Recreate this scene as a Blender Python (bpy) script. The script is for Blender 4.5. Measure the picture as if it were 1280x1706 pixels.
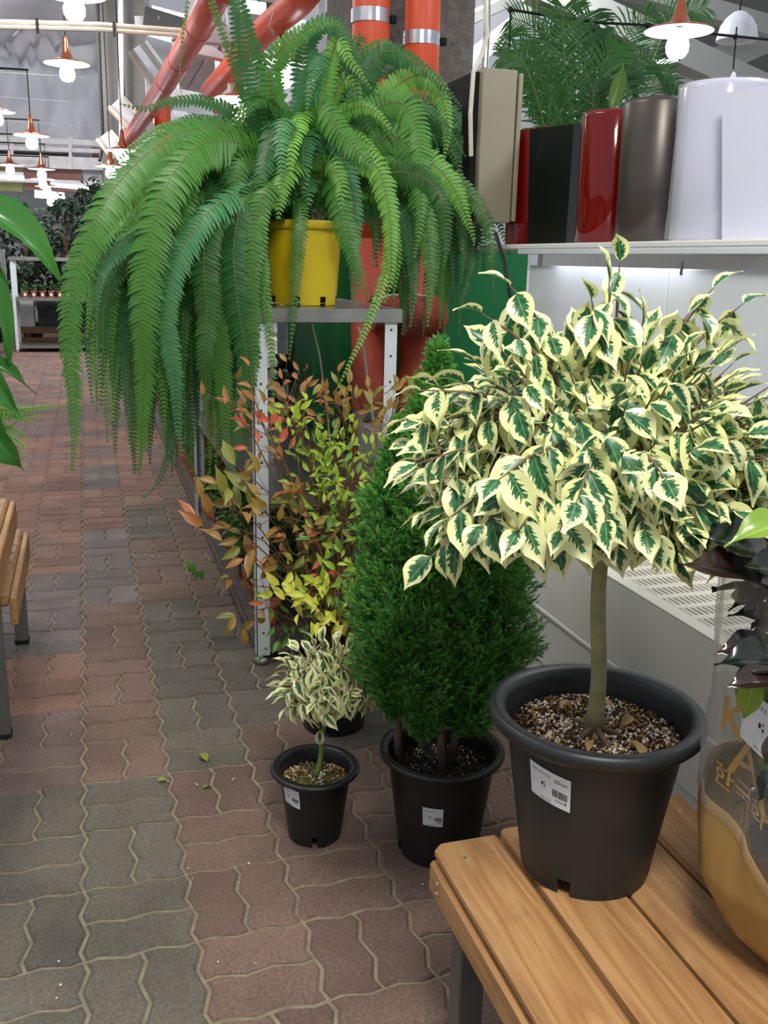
import bpy, math, random
import numpy as np
from mathutils import Vector, Matrix, noise
PI = math.pi
R = random.Random(7)
for o in list(bpy.data.objects): bpy.data.objects.remove(o)
scene = bpy.context.scene
COL = scene.collection

# ------------------------------------------------------------------ camera
F = 1580.0; PITCH = math.radians(14.8); ROLL = math.radians(1.3); YAW = math.radians(17.4); CAMZ = 1.4
_c, _s = math.cos, math.sin
FW = Vector((_s(YAW)*_c(PITCH), _c(YAW)*_c(PITCH), -_s(PITCH)))
_r = Vector((_c(YAW), -_s(YAW), 0)); _u = _r.cross(FW)
RT = _r*_c(ROLL) + _u*_s(ROLL); UP = -_r*_s(ROLL) + _u*_c(ROLL)
CAM = Vector((0, 0, CAMZ))
cd = bpy.data.cameras.new('camera'); cd.sensor_fit = 'VERTICAL'; cd.sensor_height = 36; cd.lens = F/1706*36
cd.clip_start = .05; cd.clip_end = 200
cam = bpy.data.objects.new('camera', cd); COL.objects.link(cam)
cam.matrix_world = Matrix(((RT.x, UP.x, -FW.x, 0), (RT.y, UP.y, -FW.y, 0), (RT.z, UP.z, -FW.z, CAMZ), (0, 0, 0, 1)))
scene.camera = cam
# ------------------------------------------------------------------ world, lights, exposure
w = bpy.data.worlds.new('hall_air'); scene.world = w; w.use_nodes = True
bg = w.node_tree.nodes['Background']; bg.inputs[0].default_value = (.86, .9, 1.0, 1); bg.inputs[1].default_value = .56
scene.view_settings.view_transform = 'Standard'; scene.view_settings.look = 'None'
scene.view_settings.gamma = 1; scene.view_settings.exposure = 0.0; scene.view_settings.use_curve_mapping = False
def area(name, loc, sx, sy, power, color=(1, .96, .9), rot=(0, 0, 0)):
    l = bpy.data.lights.new(name, 'AREA'); l.shape = 'RECTANGLE'; l.size = sx; l.size_y = sy; l.energy = power; l.color = color
    o = bpy.data.objects.new(name, l); COL.objects.link(o); o.location = loc; o.rotation_euler = rot
    return o
area('added_overhead_light', (.3, .15, 2.7), .45, .45, 56, (1, .97, .9), (math.radians(25), 0, 0))  # unseen area lights added overhead to brighten foreground, aisle and far cloth
area('added_overhead_light', (-.6, 3.0, 3.4), .5, 1.2, 34, (1, .95, .88))
area('added_overhead_light', (-.3, 7.5, 3.6), .6, 1.5, 60, (1, .93, .85))
area('added_overhead_light', (-.5, 13, 4.4), .6, 2, 260, (1, .97, .95), (math.radians(40), 0, 0))  # added light, tilted away to brighten the far cloth
area('added_overhead_light', (2.6, 2.2, 3.3), .5, .8, 42, (.93, .95, 1))
area('added_overhead_light', (3.5, 8, 4.6), 1, 1, 190, (.92, .95, 1), (math.radians(40), 0, 0))

# ------------------------------------------------------------------ helpers
def ray(px, py): return FW*F + RT*(px-640) - UP*(py-853)
def at(px, py, Y):
    d = ray(px, py); return CAM + d*(Y/d.y)
def atx(px, py, X):
    d = ray(px, py); return CAM + d*(X/d.x)
def atz(px, py, Z):
    d = ray(px, py); return CAM + d*((Z-CAMZ)/d.z)
def proj(p):
    v = Vector(p)-CAM; d = v.dot(FW); return 640+F*v.dot(RT)/d, 853-F*v.dot(UP)/d
ORIG = {}
def thing(name, label, cat, loc=(0, 0, 0), group=None):
    o = bpy.data.objects.new(name, None); COL.objects.link(o); o.location = loc; o.empty_display_size = .05
    ORIG[o.name] = Vector(loc); o['label'] = label; o['category'] = cat
    if group: o['group'] = group
    return o
def tag(o, label=None, cat=None, group=None, kind=None):
    for k, v in (('label', label), ('category', cat), ('group', group), ('kind', kind)):
        if v: o[k] = v
    return o
class MB:
    def __init__(s): s.v = []; s.f = []; s.uv = None; s.mi = []
    def add(s, vs, fs):
        n = len(s.v); s.v += [Vector(v) for v in vs]; s.f += [tuple(i+n for i in f) for f in fs]; return s
    def box(s, a, b, bev=0, M=None):
        x0, y0, z0 = [min(p, q) for p, q in zip(a, b)]; x1, y1, z1 = [max(p, q) for p, q in zip(a, b)]
        if bev <= 0:
            vs = [(x0,y0,z0),(x1,y0,z0),(x1,y1,z0),(x0,y1,z0),(x0,y0,z1),(x1,y0,z1),(x1,y1,z1),(x0,y1,z1)]
            fs = [(0,3,2,1),(4,5,6,7),(0,1,5,4),(1,2,6,5),(2,3,7,6),(3,0,4,7)]
        else:
            e = min(bev, (x1-x0)/2.01, (y1-y0)/2.01, (z1-z0)/2.01); vs = []; idx = {}
            for i, sx in enumerate((x0, x1)):
                for j, sy in enumerate((y0, y1)):
                    for k, sz in enumerate((z0, z1)):
                        dx, dy, dz = (e if i == 0 else -e), (e if j == 0 else -e), (e if k == 0 else -e)
                        for ax, q in enumerate(((sx, sy+dy, sz+dz), (sx+dx, sy, sz+dz), (sx+dx, sy+dy, sz))):
                            idx[(i,j,k,ax)] = len(vs); vs.append(q)
            g = lambda i,j,k,a: idx[(i,j,k,a)]
            fs = [(g(0,0,0,0),g(0,0,1,0),g(0,1,1,0),g(0,1,0,0)),(g(1,0,0,0),g(1,1,0,0),g(1,1,1,0),g(1,0,1,0)),
                  (g(0,0,0,1),g(1,0,0,1),g(1,0,1,1),g(0,0,1,1)),(g(0,1,0,1),g(0,1,1,1),g(1,1,1,1),g(1,1,0,1)),
                  (g(0,0,0,2),g(0,1,0,2),g(1,1,0,2),g(1,0,0,2)),(g(0,0,1,2),g(1,0,1,2),g(1,1,1,2),g(0,1,1,2))]
            for i in (0,1):
                for j in (0,1):
                    fs.append((g(i,j,0,0),g(i,j,1,0),g(i,j,1,1),g(i,j,0,1))); fs.append((g(i,0,j,0),g(i,1,j,0),g(i,1,j,2),g(i,0,j,2)))
                    fs.append((g(0,i,j,1),g(1,i,j,1),g(1,i,j,2),g(0,i,j,2)))
                    for k in (0,1): fs.append((g(i,j,k,0),g(i,j,k,1),g(i,j,k,2)))
        if M is not None: vs = [M @ Vector(v) for v in vs]
        return s.add(vs, fs)
    def beam(s, p, q, wd, h, up=(0,0,1)):
        p, q = Vector(p), Vector(q); t = (q-p).normalized(); sd = t.cross(Vector(up))
        if sd.length < 1e-4: sd = t.cross(Vector((0,1,0)))
        sd.normalize(); u = sd.cross(t)
        vs = [e + sd*a*wd/2 + u*b*h/2 for e in (p, q) for a, b in ((-1,-1),(1,-1),(1,1),(-1,1))]
        return s.add(vs, [(3,2,1,0),(4,5,6,7),(0,1,5,4),(1,2,6,5),(2,3,7,6),(3,0,4,7)])
    def tube(s, pts, r, n=8, caps=True):
        pts = [Vector(p) for p in pts]; rs = r if isinstance(r, (list, tuple)) else [r]*len(pts)
        vs = []; fs = []; prev = None
        for i, p in enumerate(pts):
            t = (pts[min(i+1, len(pts)-1)]-pts[max(i-1, 0)]).normalized()
            if prev is None:
                a = t.cross(Vector((0,0,1)))
                if a.length < .1: a = t.cross(Vector((1,0,0)))
            else: a = prev - t*prev.dot(t)
            a.normalize(); prev = a; b = t.cross(a)
            for k in range(n):
                an = 2*PI*k/n; vs.append(p + (a*math.cos(an)+b*math.sin(an))*rs[i])
        for i in range(len(pts)-1):
            for k in range(n):
                k2 = (k+1) % n; fs.append((i*n+k, i*n+k2, (i+1)*n+k2, (i+1)*n+k))
        if caps: fs.append(tuple(range(n-1, -1, -1))); fs.append(tuple((len(pts)-1)*n+k for k in range(n)))
        return s.add(vs, fs)
    def lathe(s, c, prof, n=40, a0=0, a1=2*PI):
        c = Vector(c); full = abs(a1-a0-2*PI) < 1e-6; m = n if full else n+1; vs = []; fs = []
        for r, z in prof:
            for k in range(m):
                a = a0+(a1-a0)*k/n; vs.append(c+Vector((r*math.cos(a), r*math.sin(a), z)))
        for i in range(len(prof)-1):
            for k in range(n):
                k2 = (k+1) % m; fs.append((i*m+k, i*m+k2, (i+1)*m+k2, (i+1)*m+k))
        return s.add(vs, fs)
    def ball(s, c, r, n=8, m=5, sq=(1,1,1)):
        prof = [(max(1e-4, math.sin(PI*i/m)), -math.cos(PI*i/m)) for i in range(m+1)]
        t = MB().lathe((0,0,0), prof, n)
        return s.add([Vector(c)+Vector((v.x*r*sq[0], v.y*r*sq[1], v.z*r*sq[2])) for v in t.v], t.f)
    def build(s, name, mat, parent=None, smooth=False, sub=0):
        me = bpy.data.meshes.new(name)
        if parent is not None: o0 = ORIG[parent.name]
        else:
            xs = [v.x for v in s.v]; ys = [v.y for v in s.v]; zs = [v.z for v in s.v]
            o0 = Vector(((min(xs)+max(xs))/2, (min(ys)+max(ys))/2, min(zs)))
        me.from_pydata([v-o0 for v in s.v], [], s.f)
        for mm in (mat if isinstance(mat, (list, tuple)) else [mat]): me.materials.append(mm)
        if s.mi: me.polygons.foreach_set('material_index', s.mi)
        if s.uv:
            ul = me.uv_layers.new(name='UVMap')
            for i, lp in enumerate(me.loops): ul.data[i].uv = s.uv[lp.vertex_index]
        if smooth: me.polygons.foreach_set('use_smooth', [True]*len(me.polygons))
        me.update()
        o = bpy.data.objects.new(name, me); COL.objects.link(o)
        if parent is not None: o.parent = parent
        else: o.location = o0
        ORIG[o.name] = o0
        if sub:
            md = o.modifiers.new('sub', 'SUBSURF'); md.levels = md.render_levels = sub
        return o
def inst(name, me, M, parent):
    o = bpy.data.objects.new(name, me); COL.objects.link(o); o.parent = parent
    o.matrix_basis = Matrix.Translation(-ORIG[parent.name]) @ M
    return o
def joined(name, items, mat, parent, kind='stuff'):
    """items: list of (template mesh, matrix); one mesh, keeps both uv layers"""
    V = []; Fc = []; U = []; U2 = []; n = 0; o0 = ORIG[parent.name] if parent else Vector((0,0,0))
    cache = {}
    for me, M in items:
        if me.name not in cache:
            co = np.empty(len(me.vertices)*3); me.vertices.foreach_get('co', co)
            fc = [tuple(p.vertices) for p in me.polygons]; uu = []
            for ul in me.uv_layers:
                a = np.empty(len(me.loops)*2); ul.data.foreach_get('uv', a); uu.append(a)
            cache[me.name] = (co.reshape(-1,3), fc, uu)
        co, fc, uu = cache[me.name]
        m = np.array(M); V.append(co @ m[:3,:3].T + m[:3,3] - np.array(o0))
        Fc += [tuple(i+n for i in f) for f in fc]; n += len(co)
        if uu: U.append(uu[0]); U2.append(uu[1])
    me = bpy.data.meshes.new(name); me.from_pydata(np.concatenate(V).tolist(), [], Fc)
    if U:
        me.uv_layers.new(name='UVMap').data.foreach_set('uv', np.concatenate(U)); me.uv_layers.new(name='rnd').data.foreach_set('uv', np.concatenate(U2))
    me.materials.append(mat); me.polygons.foreach_set('use_smooth', [True]*len(me.polygons)); me.update()
    o = bpy.data.objects.new(name, me); COL.objects.link(o)
    if parent: o.parent = parent
    ORIG[o.name] = o0
    if kind: o['kind'] = kind
    return o
def scatter(name, tv, tf, Ms, mat, parent, kind='stuff', smooth=False):
    """numpy replicate template (verts, tri/quad faces) with Nx4x4 matrices -> one mesh"""
    tv = np.array(tv, float); Ms = np.array(Ms, float); n = len(tv); N = len(Ms)
    V = np.einsum('nij,vj->nvi', Ms[:, :3, :3], tv) + Ms[:, None, :3, 3]
    o0 = ORIG[parent.name] if parent else Vector((0,0,0))
    V = V.reshape(-1,3) - np.array(o0)
    loops = []; starts = []; tot = []; 
    lt = np.concatenate([np.array(f) for f in tf]); ln = np.array([len(f) for f in tf])
    L = (lt[None,:] + (np.arange(N)*n)[:,None]).reshape(-1)
    T = np.tile(ln, N); S = np.concatenate([[0], np.cumsum(T)[:-1]])
    me = bpy.data.meshes.new(name); me.vertices.add(len(V)); me.vertices.foreach_set('co', V.reshape(-1))
    me.loops.add(len(L)); me.loops.foreach_set('vertex_index', L.astype(np.int32))
    me.polygons.add(len(T)); me.polygons.foreach_set('loop_start', S.astype(np.int32)); 
    me.materials.append(mat); me.update(calc_edges=True); me.validate()
    if smooth: me.polygons.foreach_set('use_smooth', [True]*len(me.polygons))
    o = bpy.data.objects.new(name, me); COL.objects.link(o)
    if parent: o.parent = parent
    ORIG[o.name] = o0
    if kind: o['kind'] = kind
    return o
def frame(p, d, nrm, sc=1, scx=None):
    d = Vector(d).normalized(); nrm = Vector(nrm); x = d.cross(nrm)
    if x.length < 1e-3: x = d.cross(Vector((1,.1,.3)))
    x.normalize(); z = x.cross(d); sx = (scx or sc)
    return Matrix(((x.x*sx, d.x*sc, z.x*sc, p[0]), (x.y*sx, d.y*sc, z.y*sc, p[1]), (x.z*sx, d.z*sc, z.z*sc, p[2]), (0,0,0,1)))
def rv(r=R): return Vector((r.gauss(0,1), r.gauss(0,1), r.gauss(0,1))).normalized()

# ------------------------------------------------------------------ materials
def lin(c): return tuple(((x/255)/12.92 if x/255 <= .04045 else ((x/255+.055)/1.055)**2.4) for x in c)
class NT:
    def __init__(s, name):
        s.m = bpy.data.materials.new(name); s.m.use_nodes = True; s.t = s.m.node_tree; s.t.nodes.clear()
        s.out = s.n('ShaderNodeOutputMaterial')
    def n(s, t, **k):
        nd = s.t.nodes.new(t)
        for a, b in k.items(): setattr(nd, a, b)
        return nd
    def l(s, a, b): s.t.links.new(a, b)
    def v(s, sock, val):
        if hasattr(val, 'is_linked') or isinstance(val, bpy.types.NodeSocket): s.l(val, sock)
        else: sock.default_value = val
    def math(s, op, a, b=0., c=0.):
        m = s.n('ShaderNodeMath', operation=op); s.v(m.inputs[0], a); s.v(m.inputs[1], b)
        if len(m.inputs) > 2: s.v(m.inputs[2], c)
        return m.outputs[0]
    def mix(s, f, a, b):
        m = s.n('ShaderNodeMix', data_type='RGBA'); s.v(m.inputs[0], f)
        for i, x in ((6, a), (7, b)):
            if isinstance(x, tuple): x = (*x[:3], 1)
            s.v(m.inputs[i], x)
        return m.outputs[2]
    def noise(s, vec, scale, detail=3, rough=.5):
        n = s.n('ShaderNodeTexNoise'); n.inputs['Scale'].default_value = scale; n.inputs['Detail'].default_value = detail
        n.inputs['Roughness'].default_value = rough
        if vec is not None: s.l(vec, n.inputs['Vector'])
        return n.outputs['Fac']
    def mapv(s, vec, sc=(1,1,1), loc=(0,0,0)):
        m = s.n('ShaderNodeMapping'); s.l(vec, m.inputs[0]); m.inputs['Scale'].default_value = sc; m.inputs['Location'].default_value = loc
        return m.outputs[0]
    def ramp(s, f, lo, hi):
        m = s.n('ShaderNodeMapRange'); s.v(m.inputs[0], f); m.inputs[1].default_value = lo; m.inputs[2].default_value = hi
        return m.outputs[0]
    def bsdf(s, col, rough=.5, metal=0, bump=None, bs=.3, spec=.5, trans=0, coat=0, bd=.01):
        b = s.n('ShaderNodeBsdfPrincipled')
        if isinstance(col, tuple): col = (*col[:3], 1)
        s.v(b.inputs['Base Color'], col); s.v(b.inputs['Roughness'], rough); b.inputs['Metallic'].default_value = metal
        b.inputs['Specular IOR Level'].default_value = spec; b.inputs['Coat Weight'].default_value = coat
        if bump is not None:
            bn = s.n('ShaderNodeBump'); bn.inputs['Strength'].default_value = bs; bn.inputs['Distance'].default_value = bd
            s.l(bump, bn.inputs['Height']); s.l(bn.outputs[0], b.inputs['Normal'])
        if trans:
            t = s.n('ShaderNodeBsdfTranslucent'); s.v(t.inputs[0], col); mx = s.n('ShaderNodeMixShader'); mx.inputs[0].default_value = trans
            s.l(b.outputs[0], mx.inputs[1]); s.l(t.outputs[0], mx.inputs[2]); s.l(mx.outputs[0], s.out.inputs[0])
        else: s.l(b.outputs[0], s.out.inputs[0])
        return s.m
def simple(name, rgb, rough=.5, metal=0, var=.12, scale=8, bs=0, spec=.5, trans=0, coat=0, sc=(1,1,1), rgb2=None, orand=0, bd=.004):
    t = NT(name); c = lin(rgb); tc = t.n('ShaderNodeTexCoord').outputs['Object']
    if sc != (1,1,1): tc = t.mapv(tc, sc)
    nz = t.noise(tc, scale, 4); nn = t.ramp(nz, .3, .7)
    lo = tuple(x*(1-var) for x in c); hi = tuple(min(1, x*(1+var)) for x in c)
    if rgb2: hi = lin(rgb2); lo = c
    col = t.mix(nn, lo, hi)
    if orand:
        oi = t.n('ShaderNodeObjectInfo').outputs['Random']; k = t.ramp(oi, 0, 1)
        hs = t.n('ShaderNodeHueSaturation'); t.l(col, hs.inputs['Color']); t.l(t.math('MULTIPLY_ADD', k, orand*2, 1-orand), hs.inputs['Value']); col = hs.outputs[0]
    bump = t.noise(tc, scale*6, 3) if bs else None
    return t.bsdf(col, rough, metal, bump, bs, spec, trans, coat, bd)
def paver_mat(name, rgb):
    t = NT(name); c = lin(rgb); tc = t.n('ShaderNodeNewGeometry').outputs['Position']
    n1 = t.ramp(t.noise(tc, 3.2, 4, .6), .3, .72); n2 = t.noise(tc, 130, 2); n3 = t.ramp(t.noise(tc, 420, 1), .62, .74)
    col = t.mix(n1, tuple(x*.72 for x in c), tuple(x*1.25 for x in c))
    col = t.mix(t.ramp(n2, .35, .7), t.mix(.35, col, (.01,.01,.01)), col)
    col = t.mix(t.math('MULTIPLY', n3, .25), col, (.5,.46,.4))
    oi = t.n('ShaderNodeObjectInfo').outputs['Random']; hs = t.n('ShaderNodeHueSaturation'); t.l(col, hs.inputs['Color'])
    t.l(t.math('MULTIPLY_ADD', oi, .3, .85), hs.inputs['Value'])
    # dusty wear: sand trodden over some of the blocks
    col = t.mix(t.math('MULTIPLY', t.ramp(t.noise(tc, 1.4, 3), .5, .75), .35), hs.outputs[0], lin((128,116,100)))
    return t.bsdf(col, .78, 0, t.noise(tc, 160, 3), .35, .3, bd=.002)
def wood_mat(name, rgb, rgb2, axis=1):
    t = NT(name); tc = t.n('ShaderNodeTexCoord').outputs['Object']; oi = t.n('ShaderNodeObjectInfo').outputs['Random']
    cx = t.n('ShaderNodeCombineXYZ'); t.l(t.math('MULTIPLY', oi, 9.), cx.inputs[0]); t.l(t.math('MULTIPLY', oi, 5.), cx.inputs[1]); t.l(t.math('MULTIPLY', oi, 3.), cx.inputs[2])
    va = t.n('ShaderNodeVectorMath', operation='ADD'); t.l(tc, va.inputs[0]); t.l(cx.outputs[0], va.inputs[1]); v = va.outputs[0]
    sc = [9, 9, 9]; sc[axis] = .9; m = t.mapv(v, tuple(sc))
    warp = t.noise(m, 1.3, 3); rings = t.math('FRACT', t.math('MULTIPLY', warp, 9.))
    tri = t.math('ABSOLUTE', t.math('SUBTRACT', rings, .5)); sc2 = [240, 240, 240]; sc2[axis] = 6
    fine = t.noise(t.mapv(v, tuple(sc2)), 1, 2)
    c1, c2 = lin(rgb), lin(rgb2)
    col = t.mix(t.math('MULTIPLY', tri, 1.6), c2, c1); col = t.mix(t.math('MULTIPLY', t.ramp(fine, .4, .7), .3), col, tuple(x*.55 for x in c2))
    kn = t.ramp(t.noise(t.mapv(v, (5,5,5) if axis else (5,5,5)), 1.6, 3), .62, .76)
    col = t.mix(t.math('MULTIPLY', kn, .55), col, lin((92,66,48)))
    return t.bsdf(col, t.math('MULTIPLY_ADD', fine, .2, .42), 0, fine, .15, .4, bd=.001)
def leaf_mat(name, rgb, tip=None, rough=.38, var=.25, trans=.25, vein=True, orand=.12, spec=.5):
    """leaf mesh uv: u across 0..1, v along 0..1"""
    t = NT(name); uv = t.n('ShaderNodeUVMap', uv_map='UVMap').outputs[0]; rn = t.n('ShaderNodeUVMap', uv_map='rnd').outputs[0]
    sx = t.n('ShaderNodeSeparateXYZ'); t.l(uv, sx.inputs[0]); sr = t.n('ShaderNodeSeparateXYZ'); t.l(rn, sr.inputs[0])
    c = lin(rgb); col = t.mix(sr.outputs[0], tuple(x*(1-var) for x in c), tuple(min(1, x*(1+var)) for x in c))
    if tip: col = t.mix(t.ramp(sr.outputs[1], .2, .8), col, lin(tip))
    if vein:
        d = t.math('ABSOLUTE', t.math('SUBTRACT', sx.outputs[0], .5)); k = t.ramp(d, .05, .0)
        col = t.mix(t.math('MULTIPLY', k, .5), col, tuple(min(1, x*2.2+.03) for x in c))
    oi = t.n('ShaderNodeObjectInfo').outputs['Random']; hs = t.n('ShaderNodeHueSaturation'); t.l(col, hs.inputs['Color'])
    t.l(t.math('MULTIPLY_ADD', oi, orand*2, 1-orand), hs.inputs['Value'])
    return t.bsdf(hs.outputs[0], rough, 0, None, 0, spec, trans)
def varieg_mat(name, green, cream, width=.62):
    t = NT(name); uv = t.n('ShaderNodeUVMap', uv_map='UVMap').outputs[0]; rn = t.n('ShaderNodeUVMap', uv_map='rnd').outputs[0]
    s = t.n('ShaderNodeSeparateXYZ'); t.l(uv, s.inputs[0]); r = t.n('ShaderNodeSeparateXYZ'); t.l(rn, r.inputs[0])
    u, v = s.outputs[0], s.outputs[1]; d = t.math('MULTIPLY', t.math('ABSOLUTE', t.math('SUBTRACT', u, .5)), 2.)
    cb = t.n('ShaderNodeCombineXYZ'); t.l(t.math('MULTIPLY_ADD', r.outputs[0], 37., t.math('MULTIPLY', u, 3.)), cb.inputs[0])
    t.l(t.math('MULTIPLY_ADD', d, -5., t.math('MULTIPLY', v, 17.)), cb.inputs[1]); t.l(t.math('MULTIPLY', r.outputs[1], 23.), cb.inputs[2])
    nz = t.noise(cb.outputs[0], 1.0, 3, .6)
    th = t.math('MULTIPLY_ADD', t.math('SUBTRACT', nz, .5), 1.5, width)
    th = t.math('SUBTRACT', th, t.math('MULTIPLY', t.math('POWER', v, 3.), .9))
    th = t.math('ADD', th, t.math('MULTIPLY', t.math('SUBTRACT', r.outputs[0], .5), .35))
    g = t.math('GREATER_THAN', th, d)
    g1, c1 = lin(green), lin(cream)
    gcol = t.mix(t.ramp(t.noise(cb.outputs[0], .5, 2), .42, .58), g1, tuple(x*1.9+.012 for x in g1))
    gcol = t.mix(t.math('MULTIPLY', t.ramp(d, .06, .01), .6), gcol, lin((150,180,120)))
    cc = t.mix(r.outputs[1], tuple(x*.93 for x in c1), (min(1, c1[0]*1.03), min(1, c1[1]*1.05), c1[2]*.78))
    return t.bsdf(t.mix(g, cc, gcol), .36, 0, None, 0, .45, .22)
def emit(name, rgb, st):
    t = NT(name); e = t.n('ShaderNodeEmission'); e.inputs[0].default_value = (*rgb, 1); e.inputs[1].default_value = st; t.l(e.outputs[0], t.out.inputs[0]); return t.m

M = {}
M['paver_red'] = paver_mat('paver_red', (128,104,92)); M['paver_grey'] = paver_mat('paver_grey', (112,106,94)); M['paver_rose'] = paver_mat('paver_rose', (146, 112, 98))
M['paver_plum'] = paver_mat('paver_plum', (124, 104, 98)); M['paver_blue'] = paver_mat('paver_blue', (124, 116, 112))
M['sand'] = simple('joint_sand', (138,126,104), .95, var=.25, scale=30, bs=.4)
M['wood'] = wood_mat('bench_wood', (190,148,98), (160,114,70)); M['wood_x'] = wood_mat('bench_wood_cross', (178,142,96), (150,112,72), 0)
M['steel_leg'] = simple('grey_painted_steel', (112,112,108), .4, .5, .1)
M['galv'] = simple('galvanised_sheet', (150,150,146), .3, .85, .15, 14, bs=.05)
M['white_paint'] = simple('white_painted_steel', (206,214,214), .35, .0, .04, 6, coat=.1)
M['dark'] = simple('dark_hole', (14,14,14), .9)
M['screw'] = simple('screw_steel', (170,170,168), .3, .9)
M['black_pot'] = simple('black_plastic_pot', (25,26,27), .42, 0, .25, 20, bs=.04)
M['charcoal_pot'] = simple('charcoal_plastic_pot', (26,29,31), .46, 0, .3, 9, bs=.05, rgb2=(40,44,46))
M['yellow_pot'] = simple('yellow_plastic_pot', (196,168,10), .4, 0, .12, 9, rgb2=(214,188,24))
M['brown_pot'] = simple('brown_plastic_pot', (168,84,48), .5); M['dkbrown_pot'] = simple('dark_brown_pot', (70,42,32), .5)
M['soil'] = simple('potting_soil', (36,26,20), .95, 0, .5, 60, bs=.9, rgb2=(92,66,46), bd=.01)
M['soil_dark'] = simple('dark_potting_soil', (34,26,22), .95, 0, .5, 60, bs=.9, rgb2=(66,50,42), bd=.01)
M['moss'] = simple('mossy_soil', (40,40,22), .95, 0, .5, 40, bs=.9, rgb2=(80,84,36), bd=.01)
M['perlite'] = simple('perlite', (226,220,208), .8); M['grit'] = simple('ochre_grit', (168,124,66), .8)
M['label'] = simple('label_paper', (216,220,224), .5, 0, .02); M['ink'] = simple('label_ink', (40,40,42), .6); M['ink_grey'] = simple('faint_ink', (150,152,156), .6)
M['bark'] = simple('ficus_bark', (128,128,82), .7, 0, .3, 18, bs=.3, sc=(1,1,3), rgb2=(158,154,112)); M['bark_dark'] = simple('brown_bark', (88,70,56), .85, 0, .3, 30, bs=.5, rgb2=(120,98,80))
M['bark_green'] = simple('green_stem', (104,128,60), .6); M['stem_red'] = simple('reddish_stem', (110,78,48), .6)
M['ficus'] = varieg_mat('variegated_leaf', (28,78,46), (236,236,186), .52); M['ficus_s'] = varieg_mat('pale_variegated_leaf', (24,72,44), (234,232,186), .42)
M['fern'] = leaf_mat('fern_leaf', (62,118,46), (86,146,56), .45, .25, .25, False); M['fern_dark'] = leaf_mat('dark_fern_leaf', (52,108,52), (60,124,64), .45, .2, .3, False)
M['fern_teal'] = leaf_mat('bluish_fern_leaf', (74,136,84), (82,146,92), .45, .15, .3, False)
M['fern_lime'] = leaf_mat('young_fern_leaf', (110,168,66), (126,186,78), .45, .15, .3, False)
M['rachis'] = simple('fern_midrib', (112,112,52), .6); M['conifer'] = simple('conifer_green', (54,120,46), .6, 0, .4, 30, trans=.15, rgb2=(96,168,62), orand=.05)
M['conifer_tip'] = simple('conifer_young_green', (104,176,72), .6, 0, .3, 30, trans=.2, rgb2=(132,190,92))
M['nan_orange'] = leaf_mat('bronze_leaf', (150,106,56), (176,104,58), .4, .25); M['nan_olive'] = leaf_mat('olive_bronze_leaf', (126,128,54), (156,124,60), .4, .2)
M['nan_lime'] = leaf_mat('lime_leaf', (158,186,60), (190,210,76), .4, .15); M['nan_yellow'] = leaf_mat('yellow_leaf', (198,206,66), (222,220,96), .4, .12)
M['nan_green'] = leaf_mat('mid_green_leaf', (84,128,52), (104,146,60), .4, .2); M['nan_red'] = leaf_mat('coral_leaf', (200,92,66), (210,110,76), .4, .1)
M['palm'] = leaf_mat('palm_leaf', (50,104,46), (74,134,56), .4, .25, .2, False); M['glossleaf'] = leaf_mat('glossy_dark_leaf', (52,112,44), (66,128,52), .25, .2, .2, True, spec=.7)
M['croton'] = leaf_mat('blackish_leaf', (24,34,26), (44,30,26), .16, .3, .05, True, spec=.8); M['croton_green'] = leaf_mat('yellow_green_leaf', (120,150,60), (96,130,50), .3, .2)
M['tree'] = leaf_mat('distant_leaf', (34,56,36), (46,74,44), .5, .4, .1, False); M['shelfplant'] = leaf_mat('shelf_plant_leaf', (52,98,46), (72,122,54), .45, .3, .15, False)
M['fallen'] = leaf_mat('fallen_leaf', (150,160,60), (170,170,80), .5, .1); M['dry'] = leaf_mat('dry_leaf', (176,146,96), (190,160,110), .6, .1)
M['orange_pipe'] = simple('orange_pipe', (226,88,48), .42, 0, .08, 3); M['rust_pipe'] = simple('weathered_orange_pipe', (168,66,42), .55, 0, .2, 6, rgb2=(186,78,52))
M['shaded_pipe'] = simple('shaded_orange_pipe', (196,92,74), .4, 0, .1, 4)  # duller copy of the orange pipe, shade put into its colour
M['band'] = simple('silver_band', (190,190,196), .25, .8, .1, 40, sc=(8,8,1)); M['cloth'] = simple('rust_wrapping', (120,52,40), .9, 0, .4, 14, bs=.5, rgb2=(160,70,52), bd=.02)
M['concrete'] = simple('concrete', (120,114,106), .9, 0, .3, 22, bs=1.0, rgb2=(150,144,136), bd=.02); M['green_panel'] = simple('green_painted_board', (16,116,60), .45, 0, .12, 2)
M['heater'] = simple('pale_grey_cabinet', (196,198,192), .42, 0, .1, 3, rgb2=(214,214,206)); M['heater_top'] = simple('cream_enamel', (226,222,208), .4, 0, .03)
M['panel_white'] = simple('glossy_white_panel', (214,220,224), .12, 0, .03, 2, coat=.5); M['ledge'] = simple('white_ledge', (226,226,222), .35, 0, .03)
M['box_beige'] = simple('beige_metal_box', (144,136,114), .5, 0, .1, 4, rgb2=(158,150,128))
M['gl_red'] = simple('glazed_dark_red', (112,6,10), .1, 0, .08, 3, coat=.3, spec=.4); M['gl_black'] = simple('glazed_black', (10,10,12), .32, 0, .1, 3, coat=.1)
M['gl_pewter'] = simple('pewter_glaze', (88,81,77), .34, .6, .1, 5, sc=(1,1,6)); M['gl_white'] = simple('gloss_white', (216,216,234), .15, 0, .03, 3, coat=.6)
M['copper'] = simple('copper', (208,122,86), .2, 1, .1); M['shade_in'] = simple('white_enamel', (240,240,246), .4)
M['bulb'] = emit('lit_bulb', (.86, .88, 1), 30); M['tube'] = emit('lit_fluorescent_tube', (.95, .97, 1), 7); M['cord'] = simple('black_cord', (16,16,18), .6)
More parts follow.
